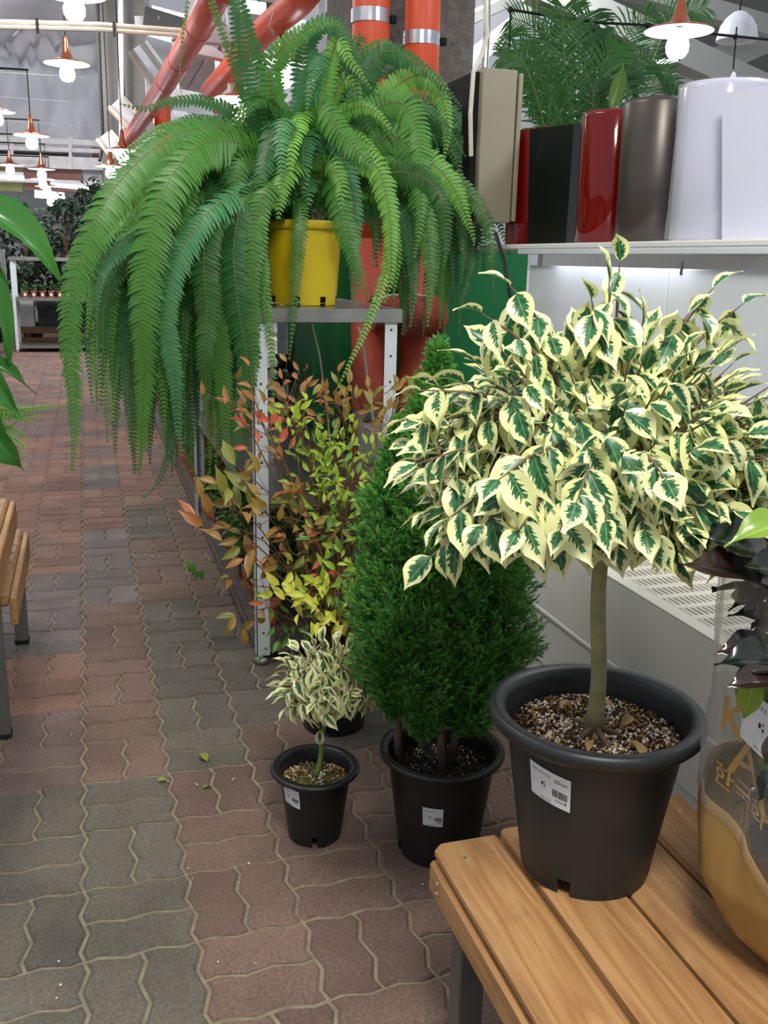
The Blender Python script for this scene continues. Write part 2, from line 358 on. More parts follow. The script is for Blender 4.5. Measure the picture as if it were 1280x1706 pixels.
M['fabric'] = simple('shade_fabric', (214,214,220), .8, 0, .05, 1.5, rgb2=(226,226,230), trans=.3); M['pillar_grey'] = simple('grey_steel_pillar', (84,82,78), .6, 0, .1, 1)
M['beam'] = simple('grey_roof_beam', (150,150,144), .6, 0, .1, 1); M['beam_white'] = simple('white_roof_beam', (206,204,204), .5); M['conduit'] = simple('cream_conduit', (206,200,184), .5)
M['dark_glass'] = simple('dark_glazing', (44,44,54), .25, 0, .3, 2); M['brown_panel'] = simple('brown_panel', (138,98,86), .7); M['olive_panel'] = simple('olive_panel', (150,146,96), .7)
M['wall_pale'] = simple('pale_wall', (172,174,176), .8, 0, .06); M['black_box'] = simple('black_crate', (24,24,26), .6); M['crate_wood'] = simple('dark_timber', (92,64,42), .7, 0, .2)
M['kraft'] = simple('gold_kraft_paper', (148,116,64), .4, 0, .12, 4, rgb2=(168,136,80)); M['gold'] = simple('gold_print', (186,150,86), .4, .2)

# ------------------------------------------------------------------ leaf templates (length 1 along +y, normal +z)
def leaf_mesh(name, mat, wid=.26, curve=.35, fold=.06, nl=7, nw=4, seeds=1, p=.8, tip=1.0, wav=.02, r=R):
    out = []
    for s in range(seeds):
        vs = []; uv = []; fs = []; cv = curve*r.uniform(.5, 1.4); tw = r.uniform(-.25, .25); ph = r.uniform(0, 6)
        for i in range(nl+1):
            t = i/nl; a = cv*t
            y = math.sin(cv*t)/cv if abs(cv) > 1e-3 else t; z = -(1-math.cos(cv*t))/cv if abs(cv) > 1e-3 else 0
            wd = wid*math.sin(PI*min(1, t**p))**.9 if 0 < t < 1 else 0
            if t > .62: wd = wid*(math.sin(PI*.62**p)**.9)*((1-t)/.38)**(1.25*tip)
            wd = max(wd, .006)
            for j in range(nw+1):
                q = j/nw*2-1; zz = abs(q)*fold*wd/wid + wav*math.sin(ph+t*9+q*2)*abs(q) + tw*q*wd*t
                vs.append((q*wd, y + zz*math.sin(a), z + zz*math.cos(a))); uv.append((j/nw, t))
        for i in range(nl):
            for j in range(nw):
                k = i*(nw+1)+j; fs.append((k, k+1, k+nw+2, k+nw+1))
        me = bpy.data.meshes.new(name); me.from_pydata(vs, [], fs); me.materials.append(mat)
        u1 = me.uv_layers.new(name='UVMap'); u2 = me.uv_layers.new(name='rnd'); rr = (r.random(), r.random())
        for i, lp in enumerate(me.loops): u1.data[i].uv = uv[lp.vertex_index]; u2.data[i].uv = rr
        me.polygons.foreach_set('use_smooth', [True]*len(fs)); me.update(); out.append(me)
    return out

# ------------------------------------------------------------------ FLOOR: zigzag block paving in a basket weave
CX, CY, X0, Y0 = .229, .2355, -.076, 1.745
def wave(t):
    t = (t*2+1e-6) % 1.0
    pts = ((0,0),(.27,1),(.75,-1),(1,0))
    for (a, b), (c, d) in zip(pts, pts[1:]):
        if t <= c: return b+(d-b)*(t-a)/(c-a)
    return 0
AMP = .0085
def edge_pts(t0, t1, n): return [t0+(t1-t0)*i/n for i in range(n+1)]
def paver_outline(kind, half):
    """cell is 0..CX, 0..CY; kind V: split left/right, H: split near/far"""
    g = .0042; out = []
    if kind == 'V': xa, xb, ya, yb = (0, CX/2, 0, CY) if half == 0 else (CX/2, CX, 0, CY)
    else: xa, xb, ya, yb = (0, CX, 0, CY/2) if half == 0 else (0, CX, CY/2, CY)
    def Lx(x, y): return x - AMP*wave(y/CY)     # joints that run along y
    def Ly(x, y): return y + AMP*.72*wave(x/CX)  # joints that run along x
    ts = (0,.135,.375,.5,.635,.875,1)
    ys = [t*CY for t in ts if ya-1e-6 <= t*CY <= yb+1e-6]; xs = [t*CX for t in ts if xa-1e-6 <= t*CX <= xb+1e-6]
    if ys[0] > ya+1e-5: ys = [ya]+ys
    if ys[-1] < yb-1e-5: ys = ys+[yb]
    if xs[0] > xa+1e-5: xs = [xa]+xs
    if xs[-1] < xb-1e-5: xs = xs+[xb]
    P = [(x, ya) for x in xs[:-1]] + [(xb, y) for y in ys[:-1]] + [(x, yb) for x in xs[:0:-1]] + [(xa, y) for y in ys[:0:-1]]
    cx, cy = (xa+xb)/2, (ya+yb)/2
    for x, y in P:
        gx = g if x == xa else (-g if x == xb else 0); gy = g if y == ya else (-g if y == yb else 0)
        out.append((Lx(x+gx, y)+0 , Ly(x, y+gy)))
    return out, (cx, cy)
PV = {}
def paver_geo(kind, half):
    P, c = paver_outline(kind, half); n = len(P); c = (c[0], c[1]); e = .0062
    def inset(d):
        r = []
        for i, (x, y) in enumerate(P):
            (x0, y0), (x2, y2) = P[i-1], P[(i+1) % n]; t = Vector((x2-x0, y2-y0)).normalized(); r.append((x-t.y*d, y+t.x*d))
        return r
    Q = inset(e)
    vs = [(x, y, -.03) for x, y in P] + [(x, y, -.0048) for x, y in P] + [(x, y, 0) for x, y in Q]
    fs = [(i, (i+1) % n, n+(i+1) % n, n+i) for i in range(n)] + [(n+i, n+(i+1) % n, 2*n+(i+1) % n, 2*n+i) for i in range(n)] + [tuple(range(2*n, 3*n))]
    return [(x-c[0], y-c[1], z) for x, y, z in vs], fs, c
for k in 'VH':
    for h in (0, 1): PV[(k, h)] = paver_geo(k, h)
def paver_colour(i, j):
    y = Y0+j*CY+.1; r = random.Random(i*77+j*13)
    if i <= -1: 
        c = ['grey','grey','grey','plum','plum','rose','blue','blue','rose','rose'][(j+5)//2 % 10] if j < 15 else 'rose'
        if j < 3: c = 'grey'
    elif i == 0: c = 'grey' if y < 2.35 else 'red' if y < 3.9 else 'blue' if y < 5.0 else 'rose' if y < 6.0 else 'blue' if y < 6.6 else 'rose'
    elif i == 1: c = 'red' if y < 2.45 else 'grey' if y < 3.75 else 'red' if y < 4.75 else 'grey' if y < 5.6 else 'rose'
    elif i == 2: c = 'red' if y < 2.6 else 'grey' if y < 3.5 else 'red'
    else: c = 'red' if y < 2.4 else 'grey'
    if y > 6.8: c = 'plum' if r.random() < .6 else 'rose'
    return c
floor = thing('floor', 'aisle floor of interlocking wavy red and grey paving blocks', 'floor', (0, 0, 0)); floor['kind'] = 'structure'
for k in ('category',): del floor[k]
gb = MB().box((-8, -2, -.08), (8, 24, -.006)); gb.build('joint_bed', M['sand'], floor)
cells = []
for i in range(-14, 14):
    for j in range(-4, 70):
        x, y = X0+i*CX, Y0+j*CY
        if abs(x) > .4+y*.4 and y > 1: 
            if x < -.5-y*.12 or x > 1.3: continue
        if x > 1.3 and y < 9: continue
        cells.append((i, j, x, y))
near = []; far = []
for i, j, x, y in cells:
    kind = 'H' if (i+j) % 2 == 0 else 'V'
    for h in (0, 1):
        c = PV[(kind, h)][2]; p = (x+c[0], y+c[1], 0); q = proj(p)
        vis = -40 < q[0] < 1320 and 560 < q[1] < 1790 and y > .3 and x < 1.2 and not (x > .62 and y > 2.9)
        (near if vis else far).append((p[1], kind, h, p, paver_colour(i, j)))
near.sort(key=lambda a: a[0]); far += near[298:]; near = near[:298]
pm = {}
for (k, h), (vs, fs, c) in PV.items():
    for col in ('red','grey','rose','plum','blue'):
        me = bpy.data.meshes.new('paver'); me.from_pydata(vs, [], fs); me.materials.append(M['paver_'+col]); pm[(k, h, col)] = me
for _, k, h, p, col in near:
    o = inst('paver', pm[(k, h, col)], Matrix.Translation((p[0], p[1], R.uniform(-.0012, .0012))) @ Matrix.Rotation(R.uniform(-.006, .006), 4, 'X'), floor)
b = MB(); mats = ['red','grey','rose','plum','blue']
for _, k, h, p, col in far:
    vs, fs, c = PV[(k, h)]; b.add([Vector(v)+Vector(p) for v in vs], fs); b.mi += [mats.index(col)]*len(fs)
o = b.build('distant_pavers', [M['paver_'+c] for c in mats], floor); o['kind'] = 'stuff'

# ------------------------------------------------------------------ BUILDING: far curtain wall, pillars, roof
def struct(o): o['kind'] = 'structure'; return o
def sheet(p00, p10, p11, p01, nx, nz, amp, freq, seed, sag=0):
    """hanging cloth between four corners, with folds and some thickness from its waviness"""
    b = MB(); p00, p10, p11, p01 = map(Vector, (p00, p10, p11, p01)); nrm = (p10-p00).cross(p01-p00).normalized()
    for k in range(nz+1):
        for i in range(nx+1):
            u, v = i/nx, k/nz; p = (p00*(1-u)+p10*u)*(1-v)+(p01*(1-u)+p11*u)*v
            d = noise.noise(Vector((u*freq+seed, v*freq*.35, seed)))*amp + noise.noise(Vector((u*freq*3+v*2, v*freq*.8, seed+3)))*amp*.4
            b.v.append(p+nrm*d)
    for k in range(nz):
        for i in range(nx):
            a = k*(nx+1)+i; b.f.append((a, a+1, a+nx+2, a+nx+1))
    return b
YW = 19.0
struct(sheet(at(-60,252,YW), at(178,262,YW), at(178,60,YW), at(-60,70,YW), 50, 30, .35, 5, 2).build('wall_far', M['fabric'], smooth=True))
# rolled hem of the cloth above it
struct(sheet(at(-60,92,YW-.4), at(178,104,YW-.4), at(178,48,YW-1.2), at(-60,40,YW-1.2), 40, 8, .5, 7, 9).build('wall_far', M['fabric'], smooth=True))
struct(sheet(at(-60,60,YW-1), at(250,60,YW-1), at(250,-60,YW-6), at(-60,-60,YW-6), 30, 10, .3, 4, 4).build('ceiling', M['fabric'], smooth=True))
# lower far wall and lateral backdrop to the right of the aisle
struct(MB().box((-9, 20.4, 0), (1.2, 20.5, 3.2)).build('wall_back', M['wall_pale']))
struct(sheet(at(236,420,16), at(800,420,16), at(800,-60,16), at(236,-60,16), 60, 30, .22, 7, 5).build('wall_cloth', M['fabric'], smooth=True))
struct(sheet(at(780,450,12.5), at(1400,450,12.5), at(1400,-80,12.5), at(780,-80,12.5), 50, 24, .25, 6, 8).build('wall_right', M['fabric'], smooth=True))
# steel pillars by the cloth
for x0, x1 in ((163, 199), (206, 244)):
    a = at(x0, 100, 14.6); c = at(x1, 100, 14.6); b = MB(); xm = (a.x+c.x)/2
    b.box((a.x, 14.6, 0), (c.x, 14.66, 6)); b.box((xm-.03, 14.66, 0), (xm+.03, 14.9, 6)); b.box((a.x, 14.9, 0), (c.x, 14.96, 6))
    struct(b.build('trim_1', M['pillar_grey']))
b = MB(); b.tube([at(201, 0, 14.4), at(203, 240, 14.4)], .035, 8); struct(b.build('trim_2', M['beam_white']))
b = MB(); b.tube([at(162, -10, 14.3), at(167, 120, 14.3), at(172, 240, 14.3), at(166, 268, 14.2)], .025, 6); tag(b.build('cable_run', M['cord']), 'thick black cable running down beside the left grey steel pillar', 'cable')
# gallery band at the far end: rails, dark glazing, coloured boards
t = thing('gallery', 'far gallery band with dark glazing, pale rails and brown and olive boards', 'gallery', (-1.5, 18, 0))
Yg = 18.2
def slab(px0, py0, px1, py1, Y, th, m, name, parent):
    a = at(px0, py0, Y); c = at(px1, py1, Y)
    return MB().box((min(a.x,c.x), Y, min(a.z,c.z)), (max(a.x,c.x), Y+th, max(a.z,c.z))).build(name, m, parent)
slab(-60, 245, 120, 271, Yg+.3, .1, M['dark_glass'], 'glazing', t); slab(120, 245, 152, 271, Yg+.3, .1, M['wall_pale'], 'board', t); slab(152, 245, 180, 300, Yg+.32, .1, M['brown_panel'], 'board', t)
slab(-60, 273, 38, 320, Yg+.2, .1, M['olive_panel'], 'board', t); slab(38, 278, 138, 320, Yg+.2, .1, M['brown_panel'], 'board', t); slab(138, 276, 172, 320, Yg+.2, .1, M['wall_pale'], 'board', t)
b = MB()
for py, py2, h in ((232, 243, .09), (247, 255, .07), (268, 277, .2), (300, 309, .06)): b.beam(at(-60, py-3, Yg), at(260, py2, Yg), .06, h)
b.build('rail', M['beam_white'], t)
b = MB()
for px in (20, 117, 215): b.beam(at(px, 229, Yg-.05), at(px, 282, Yg-.05), .05, .05, (0,1,0))
b.build('rail_post', M['beam_white'], t)
def tube_lamp(a, c, label, r=.03):
    t = thing('fluorescent_light', label, 'light', tuple((a+c)/2), 'fluorescent lights at the far gallery')
    MB().beam(a+Vector((0,0,.06)), c+Vector((0,0,.06)), .09, .05).build('housing', M['beam_white'], t)
    MB().tube([a, c], r, 8).build('tube', M['tube'], t); return t
tube_lamp(at(85, 308, 17.8), at(150, 314, 17.8), 'lit fluorescent strip under the far gallery, upper and longer one')
tube_lamp(at(58, 326, 17.2), at(108, 330, 17.2), 'lit fluorescent strip low in front of the pale far wall')
tube_lamp(at(-30, 293, 17.6), at(40, 297, 17.6), 'lit fluorescent strip before the olive board at the far left')
# thin suspension wires and switch cords over the aisle
b = MB()
for a, c in (((-20,119),(240,135)), ((-20,160),(240,178)), ((-20,200),(240,216))): b.tube([at(*a, 13), at(*c, 13)], .002, 4)
tag(b.build('suspension_wires', M['pillar_grey']), 'three thin wires strung in front of the hanging grey cloth', 'wire')
# conduits from the left wall bending down at the white column
t = thing('conduit_pair', 'pair of cream conduits crossing the top left and bending down a white post', 'conduit', tuple(at(392, 120, 8)))
for dy, dx in ((0, 0), (8, -8)):
    pts = [at(-30, 36+dy, 8), at(165, 41+dy, 8), at(320, 52+dy, 8), at(362+dx, 64+dy, 8), at(380+dx, 76+dy, 8), at(388+dx, 96, 8), at(391+dx, 140, 8), at(392+dx, 240, 8)]
    MB().tube(pts, .018, 8).build('conduit', M['conduit'], t)
b = MB()
for px, py in ((62, 43), (190, 48), (317, 58), (366, 72), (390, 134)):
    p = at(px, py, 7.98); b = MB(); b.tube([p+Vector((0,0,-.05)), p+Vector((0,0,.05))] if px < 380 else [p+Vector((-.07,0,0)), p+Vector((.05,0,0))], .012, 6)
    b.build('cable_tie', M['cord'], t)
struct(MB().beam(at(398, 60, 8.1), at(400, 260, 8.1), .07, .07, (0,1,0)).build('trim_3', M['beam_white']))
struct(MB().beam(at(417, 160, 8.6), at(417, 260, 8.6), .06, .06, (0,1,0)).build('trim_4', M['beam_white']))

# ------------------------------------------------------------------ orange pipes overhead
def P(px, py, z): return atz(px, py, z)
t = thing('overhead_pipe', 'long orange pipe running away above the aisle on white brackets, left one', 'pipe', (.8, 8, 2.8), 'overhead orange pipes')
MB().tube([P(385,-60,2.85), P(340,30,2.8), P(275,140,2.8), P(250,180,2.8), P(205,245,2.78)], .083, 20).build('pipe_run', M['shaded_pipe'], t, True)
pa, pb = P(340,30,2.8), P(275,140,2.8)
for f in (-.3, .1, .55, .95, 1.6): 
    q = pa.lerp(pb, f); d = (pb-pa).normalized()*.012; MB().tube([q-d, q+d], .0865, 20).build('pipe_clamp', M['rust_pipe'], t)
t = thing('overhead_pipe', 'orange pipe running away above the fern, right one with slack wire', 'pipe', (1.2, 7, 2.8), 'overhead orange pipes')
MB().tube([P(530,-40,2.8), P(500,0,2.8), P(440,52,2.8), P(385,115,2.8), P(350,152,2.8)], .083, 20).build('pipe_run', M['orange_pipe'], t, True)
b = MB(); b.tube([P(455,20,2.71), P(448,45,2.7), P(460,62,2.72)], .004, 5); b.build('slack_wire', M['conduit'], t)
# pipe drops
for px, a, c, Y, lab in ((270, 138, 262, 11.0, 'orange pipe dropping from the left overhead run, silver band near its top'), (369, 172, 250, 10.8, 'short orange pipe drop behind the arching fern fronds')):
    t = thing('pipe_drop', lab, 'pipe', tuple(at(px, c, Y))); MB().tube([at(px, a, Y), at(px+2, c, Y)], .085, 18).build('pipe_run', M['orange_pipe'], t, True)
    q = at(px, a+24, Y); MB().tube([q+Vector((0,0,-.03)), q+Vector((0,0,.03))], .088, 18).build('silver_band', M['band'], t)
# white support brackets below the pipes
def bracket(x0, y0, x1, y1, Y, h, lab):
    t = thing('pipe_bracket', lab, 'bracket', tuple(at((x0+x1)/2, (y0+y1)/2, Y)), 'white pipe brackets')
    a, c = at(x0, y0, Y), at(x1, y1, Y)
    MB().beam(a, c, .12, h).build('crossbar', M['beam_white'], t); 
    m = a.lerp(c, .25); b = MB(); b.beam(m+Vector((0,.0,h/2)), m+Vector((0,.1,h/2+.5)), .05, .05, (0,1,0)); b.build('hanger', M['beam_white'], t); b = MB(); m = a.lerp(c, .8); b.beam(m+Vector((0,0,h/2)), m+Vector((0,.1,h/2+.5)), .05, .05, (0,1,0)); b.build('hanger', M['beam_white'], t)
    b = MB(); m = a.lerp(c, .12); b.tube([m+Vector((-.12,0,h/2)), m+Vector((-.04,0,h/2+.05)), m+Vector((.06,0,h/2+.05)), m+Vector((.14,0,h/2))], .012, 6); b.build('pipe_saddle', M['galv'], t)
bracket(313, 55, 590, 82, 7.4, .11, 'nearest white crossbar bracket under both orange pipes')
bracket(262, 151, 390, 176, 9.8, .09, 'second white crossbar bracket further along, at the orange pipe drop')
bracket(232, 205, 300, 212, 12.5, .16, 'furthest white bracket block under the left orange pipe')
bracket(305, 78, 372, 92, 8.3, .08, 'small white bracket bar under the curved conduits')
# reflector strips leaning by the pillar
for k, (x0, y0, x1, y1, Y, lab) in enumerate(((228, 78, 268, 132, 12, 'nearest angled white lamp housing beside the left overhead pipe'), (192, 170, 232, 212, 13, 'middle angled white lamp housing beside the left overhead pipe'), (172, 225, 200, 258, 14, 'furthest angled white lamp housing, lowest of the three'))):
    t = thing('lamp_housing', lab, 'light', tuple(at((x0+x1)/2, (y0+y1)/2, Y)), 'angled lamp housings'); a, c = at(x0, y0, Y), at(x1, y1, Y)
    MB().beam(a, c, .16, .04, (.4,-1,.5)).build('back_plate', M['beam_white'], t); off = Vector((.09, -.05, .05))
    MB().beam(a+off, c+off, .05, .03, (.4,-1,.5)).build('side_rail', M['conduit'], t); MB().beam(a-off, c-off, .05, .03, (.4,-1,.5)).build('side_rail', M['conduit'], t)
# pale ducts and boxes in the middle distance
b = MB()
for (x0, y0, x1, y1, Y, wd) in ((420, 12, 330, 150, 9.6, .28), (470, 10, 425, 60, 10.5, .2), (600, 70, 380, 260, 11.5, .25), (350, 60, 262, 200, 10.4, .1), (245, 36, 310, 60, 13, .3)):
    b.beam(at(x0, y0, Y), at(x1, y1, Y+2), wd, .12)
struct(b.build('trim_5', M['beam_white']))
b = MB(); b.beam(at(430, 62, 10), at(560, 80, 10), .3, .35); b.beam(at(500, 150, 9.5), at(560, 150, 9.5), .3, .9); b.beam(at(290, 205, 13), at(330, 240, 12), .3, .3); struct(b.build('trim_6', M['wall_pale']))
b = MB(); b.beam(at(240, 26, 13), at(340, 56, 13), .1, .2); b.beam(at(460, 0, 10), at(430, 40, 11), .3, .05); b.beam(at(590, -12, 8), at(545, 45, 9), .12, .1); struct(b.build('trim_7', M['pillar_grey']))
for x0, y0, x1, y1, Y, lab in ((252, 22, 305, 36, 14, 'bright skylight strip beside the right pillar'), (250, 48, 300, 62, 14, 'lower bright skylight strip beside the right pillar')):
    a, c = at(x0, y0, Y), at(x1, y1, Y); struct(MB().beam(a, c, .3, .12).build('window_1', M['tube']))
# ------------------------------------------------------------------ right hand roof beams
b = MB()
for (x0, y0, x1, y1, Y, wd, h) in ((770, 110, 935, -20, 9.5, .2, .16), (770, 40, 880, -12, 10.5, .2, .1), (885, -25, 1320, 175, 9, .25, .26), (1050, -20, 1330, 60, 10, .2, .2), (820, 78, 1000, 140, 11, .15, .12), (1100, 130, 1320, 215, 10.5, .15, .14), (1290, 60, 1060, 160, 10.8, .2, .3)):
    b.beam(at(x0, y0, Y), at(x1, y1, Y), wd, h)
struct(b.build('trim_8', M['beam']))
struct(MB().beam(at(1000, 60, 12), at(1400, 60, 12), .1, .9).build('trim_9', M['pillar_grey']))
struct(MB().beam(at(775, 28, 11), at(860, -15, 11), .3, .04).build('window_2', M['tube']))
b = MB(); b.tube([at(851, 16, 6.2), at(900, 24, 6.1), at(1000, 38, 6), at(1080, 42, 6), at(1180, 56, 6), at(1300, 68, 6)], .009, 6); b.tube([at(851, 16, 6.2), at(848, 110, 6.2)], .006, 5); b.tube([at(1228, 45, 6.5), at(1222, 115, 6.5)], .006, 5)
for px, py in ((851,16),(1080,43),(1226,61)): b.ball(at(px, py, 6), .018)
tag(b.build('lamp_wiring', M['cord']), 'sagging black lamp wiring above the palm and tall planters', 'wiring')

# ------------------------------------------------------------------ pendant lamps
PT = []
def pendant(px, py, Y, lab, top=None, r=.185, lit=True):
    c = at(px, py, Y); top = top or c.z+.62; PT.append((px, c, top)); t = thing('pendant_lamp', lab, 'lamp', tuple(c), 'pendant lamps with copper necks')
    prof = [(.012,.19),(.018,.17),(.024,.12),(.034,.07),(.052,.03),(.075,.012)]
    MB().lathe(c, [(a, z-.005) for a, z in prof], 20).build('neck', M['copper'], t, True)
    MB().lathe(c, [(.07,.014),(.12,.0),(.165,-.012),(r,-.022),(r,-.026)], 32).build('shade', M['copper'], t, True)
    MB().lathe(c, [(r,-.026),(.165,-.018),(.12,-.008),(.02,-.002)], 32).build('shade_lining', M['shade_in'], t, True)
    MB().lathe(c, [(.02,-.01),(.035,-.03),(.052,-.06),(.062,-.095),(.058,-.13),(.04,-.155),(.001,-.165)], 20).build('bulb', M['bulb'], t, True)
    MB().tube([c+Vector((0,0,.18)), Vector((c.x, c.y, top))], .006, 5).build('cord', M['cord'], t); return t
pendant(1132, 44, 4.94, 'large copper-necked pendant lamp, lit, above the white planters', 4.2)
pendant(111, 101, 8.9, 'lit copper-necked pendant before the hanging cloth, highest on the left', 4.6)
pendant(52, 222, 11.4, 'lit copper-necked pendant at left, second down the row')
pendant(69, 279, 14.9, 'lit pendant above the far aisle, third down the row')
pendant(71, 296, 16.6, 'lit pendant above the far aisle, fourth down the row')
pendant(78, 308, 17.1, 'lit pendant above the far aisle, fifth and partly behind the fourth')
pendant(84, 326, 17.9, 'smallest and lowest lit pendant at the end of the row')
pendant(-6, 182, 11.4, 'lit pendant cut off by the left edge of the picture')
pendant(16, 272, 16.0, 'lit pendant before the olive board at the far left')
pendant(122, -16, 6.3, 'lit pendant cut off by the top edge above the conduits', 4)
pendant(400, 160, 6.9, 'lit lamp glaring behind the fern at the white post', 4)
pendant(472, 100, 6.3, 'lit lamp glaring through the upright fern fronds', 4)
pendant(204, 247, 10.9, 'lit lamp peeking over the fern at the left, upper of two', 4)
pendant(184, 274, 12.4, 'lit lamp peeking over the fern at the left, lower of two', 4.4)
t = thing('lamp_wiring', 'black lamp wiring entering from the left edge above the aisle', 'wiring', (-1.5, 13, 3.2))
for px, c, top in PT:
    if px < 100 and c.y > 11: MB().tube([(c.x-1.6, c.y, top+.03), (c.x-.8, c.y, top-.01), (c.x, c.y, top), (c.x+.015, c.y, top)], .011, 5).build('wire', M['cord'], t)
c = at(1230, 48, 7.2); t = thing('high_bay_lamp', 'unlit bell-shaped clear high bay lamp above the white planters', 'lamp', tuple(c))
MB().lathe(c, [(.02,.13),(.05,.12),(.1,.08),(.14,.02),(.16,-.06),(.165,-.09)], 28).build('shade', M['shade_in'], t, True); MB().tube([c+Vector((0,0,.12)), c+Vector((0,0,1))], .008).build('cord', M['cord'], t)
for px, py, Y, lab in ((1110, 101, 7.5, 'small round lit downlight just below the large pendant'), (547, 77, 11.4, 'small round lit ceiling downlight beyond the fern')):
    c = at(px, py, Y); t = thing('downlight', lab, 'light', tuple(c)); MB().lathe(c, [(.11,.2),(.115,0),(.1,-.005)], 24).build('housing', M['pillar_grey'], t, True); MB().lathe(c, [(.1,-.006),(.05,-.01),(.001,-.012)], 24).build('lens', M['tube'], t)

# ------------------------------------------------------------------ column, green boarding, vertical pipes, metal box
b = MB(); x0, x1 = at(585,0,4.62).x, at(795,0,4.62).x
for (a, c, z0, z1) in ((x0, x1, 1.475, 3.4),):
    n = 1
    for k in range(n): 
        za, zb = z0+(z1-z0)*k/n, z0+(z1-z0)*(k+1)/n; e = 0
        b.box((a-e, 4.62+e*.3, za), (c, 5.1, zb), .02)
struct(b.build('wall_column', M['concrete']))
t = thing('green_boarding', 'bright green painted boarding around the foot of the concrete column', 'panel', (1.6, 4.55, 0))
MB().box((1.04, 4.52, 0), (1.245, 5.15, 1.46), .004).build('board', M['green_panel'], t); MB().box((1.25, 4.58, 0), (1.62, 5.14, 1.47)).build('recess', M['green_panel'], t); MB().box((1.62, 4.5, 0), (2.14, 5.14, 1.47), .004).build('board', M['green_panel'], t)
for k, (xa, xb, ybk, lab, zb) in enumerate(((at(594,0,4.35).x, at(655,0,4.35).x, 4.38, 'left thick orange vertical pipe against the concrete column', 2.43), (at(682,0,4.35).x, at(740,0,4.35).x, 4.38, 'right thick orange vertical pipe against the concrete column', 2.36))):
    r = (xb-xa)/2; x = (xa+xb)/2; t = thing('vertical_pipe', lab, 'pipe', (x, ybk, 0), 'thick vertical orange pipes')
    MB().tube([(x+.02, ybk, 0), (x+.01, ybk, .7), (x, ybk, 1.5)], r, 28).build('lower_pipe', M['rust_pipe'], t, True); MB().tube([(x, ybk, 1.5), (x-.015, ybk, 3.4)], r, 28).build('upper_pipe', M['orange_pipe'], t, True)
    MB().tube([(x-.01, ybk, zb-.03), (x-.01, ybk, zb+.025)], r+.004, 32).build('silver_band', M['band'], t); MB().tube([(x+.015, ybk, .66), (x+.015, ybk, .71)], r+.006, 28).build('grey_collar', M['galv'], t)
    MB().box((x+r-.005, ybk-.03, zb-.02), (x+r+.02, ybk, zb+.01)).build('band_clip', M['dark'], t)
def crumple(c, r, ln, seed):
    b = MB(); n, m = 26, 14
    for i in range(m+1):
        u = i/m; rr = r*(.98 + .05*math.sin(u*9)); 
        if u > .8: rr = r*(1.08-(u-.8)*2.2)
        for k in range(n):
            a = 2*PI*k/n; q = rr*(1+.16*noise.noise(Vector((math.cos(a)*2+seed, math.sin(a)*2, u*5)))*(0.4+u))
            b.v.append(Vector(c)+Vector((u*ln, math.cos(a)*q, math.sin(a)*q)))
    for i in range(m):
        for k in range(n): b.f.append((i*n+k, i*n+(k+1) % n, (i+1)*n+(k+1) % n, (i+1)*n+k))
    b.f.append(tuple(m*n+k for k in range(n))); b.f.append(tuple(range(n))); return b
crc = at(672, 527, 4.2)
t = thing('wrapped_pipe_stub', 'dark rust cloth-wrapped pipe stub with crumpled end before the orange pipes', 'pipe', tuple(crc)); crumple(crc, .095, .2, 3).build('wrapping', M['cloth'], t, True)
b = MB(); b.tube([at(622,500,4.14), at(650,492,4.12), at(690,490,4.12), at(718,495,4.14)], .004, 5); b.tube([at(730,552,4.1), at(731,600,4.1), at(728,640,4.1)], .003, 5); b.build('tie_wire', M['conduit'], t)
crc = at(622, 520, 4.24); t = thing('wrapped_pipe_stub', 'smaller rust cloth wrapping on the left pipe behind the shelf edge', 'pipe', tuple(crc)); crumple(crc, .08, .13, 8).build('wrapping', M['cloth'], t, True)
b = MB(); b.tube([at(520,540,3.98), at(532,590,3.98), at(545,680,3.98), at(552,760,3.98)], .004, 5); tag(b.build('plant_cane', M['conduit']), 'thin pale cane leaning before the left green board', 'cane')
b = MB(); b.tube([at(598,545,3.9), at(608,600,3.9), at(622,700,3.9), at(626,790,3.9)], .006, 6); tag(b.build('plant_cane', M['conduit']), 'pale cane leaning before the left orange pipe', 'cane')
b = MB(); b.tube([at(826,388,3.0), at(838,430,2.95), at(848,480,2.9), at(868,590,2.9)], .007, 6); tag(b.build('cable', M['cord']), 'black cable hanging between green boarding and white panel', 'cable')
# beige box with door strip
ym = 3.3; a, c = at(806, 112, ym), at(860, 372, ym); d = at(872, 125, ym); zt, zb = a.z, c.z
t = thing('metal_cabinet', 'tall beige metal box on a steel conduit left of the planters', 'cabinet', (a.x, ym, zb))
MB().box((a.x, ym, zb), (at(859,200,ym).x, ym+.3, zt), .003).build('body', M['box_beige'], t)
MB().box((at(861,200,ym).x, ym-.006, zb+.005), (d.x, ym+.3, zt-.01), .003).build('door_edge', M['box_beige'], t)
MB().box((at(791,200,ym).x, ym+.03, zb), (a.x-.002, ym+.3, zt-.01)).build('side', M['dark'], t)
b = MB(); b.tube([at(808,113,ym+.1), at(811,60,ym+.1), at(812,-40,ym+.1)], .013, 10); tag(b.build('steel_conduit', M['galv']), 'steel conduit rising from the beige metal box', 'conduit')
b = MB(); b.tube([at(806,-30,3.25), at(812,60,3.25), at(803,92,3.24), at(789,120,3.22), at(784,190,3.22), at(785,260,3.24)], .008, 8); tag(b.build('cable', M['conduit']), 'off-white cable looping beside the concrete column', 'cable')

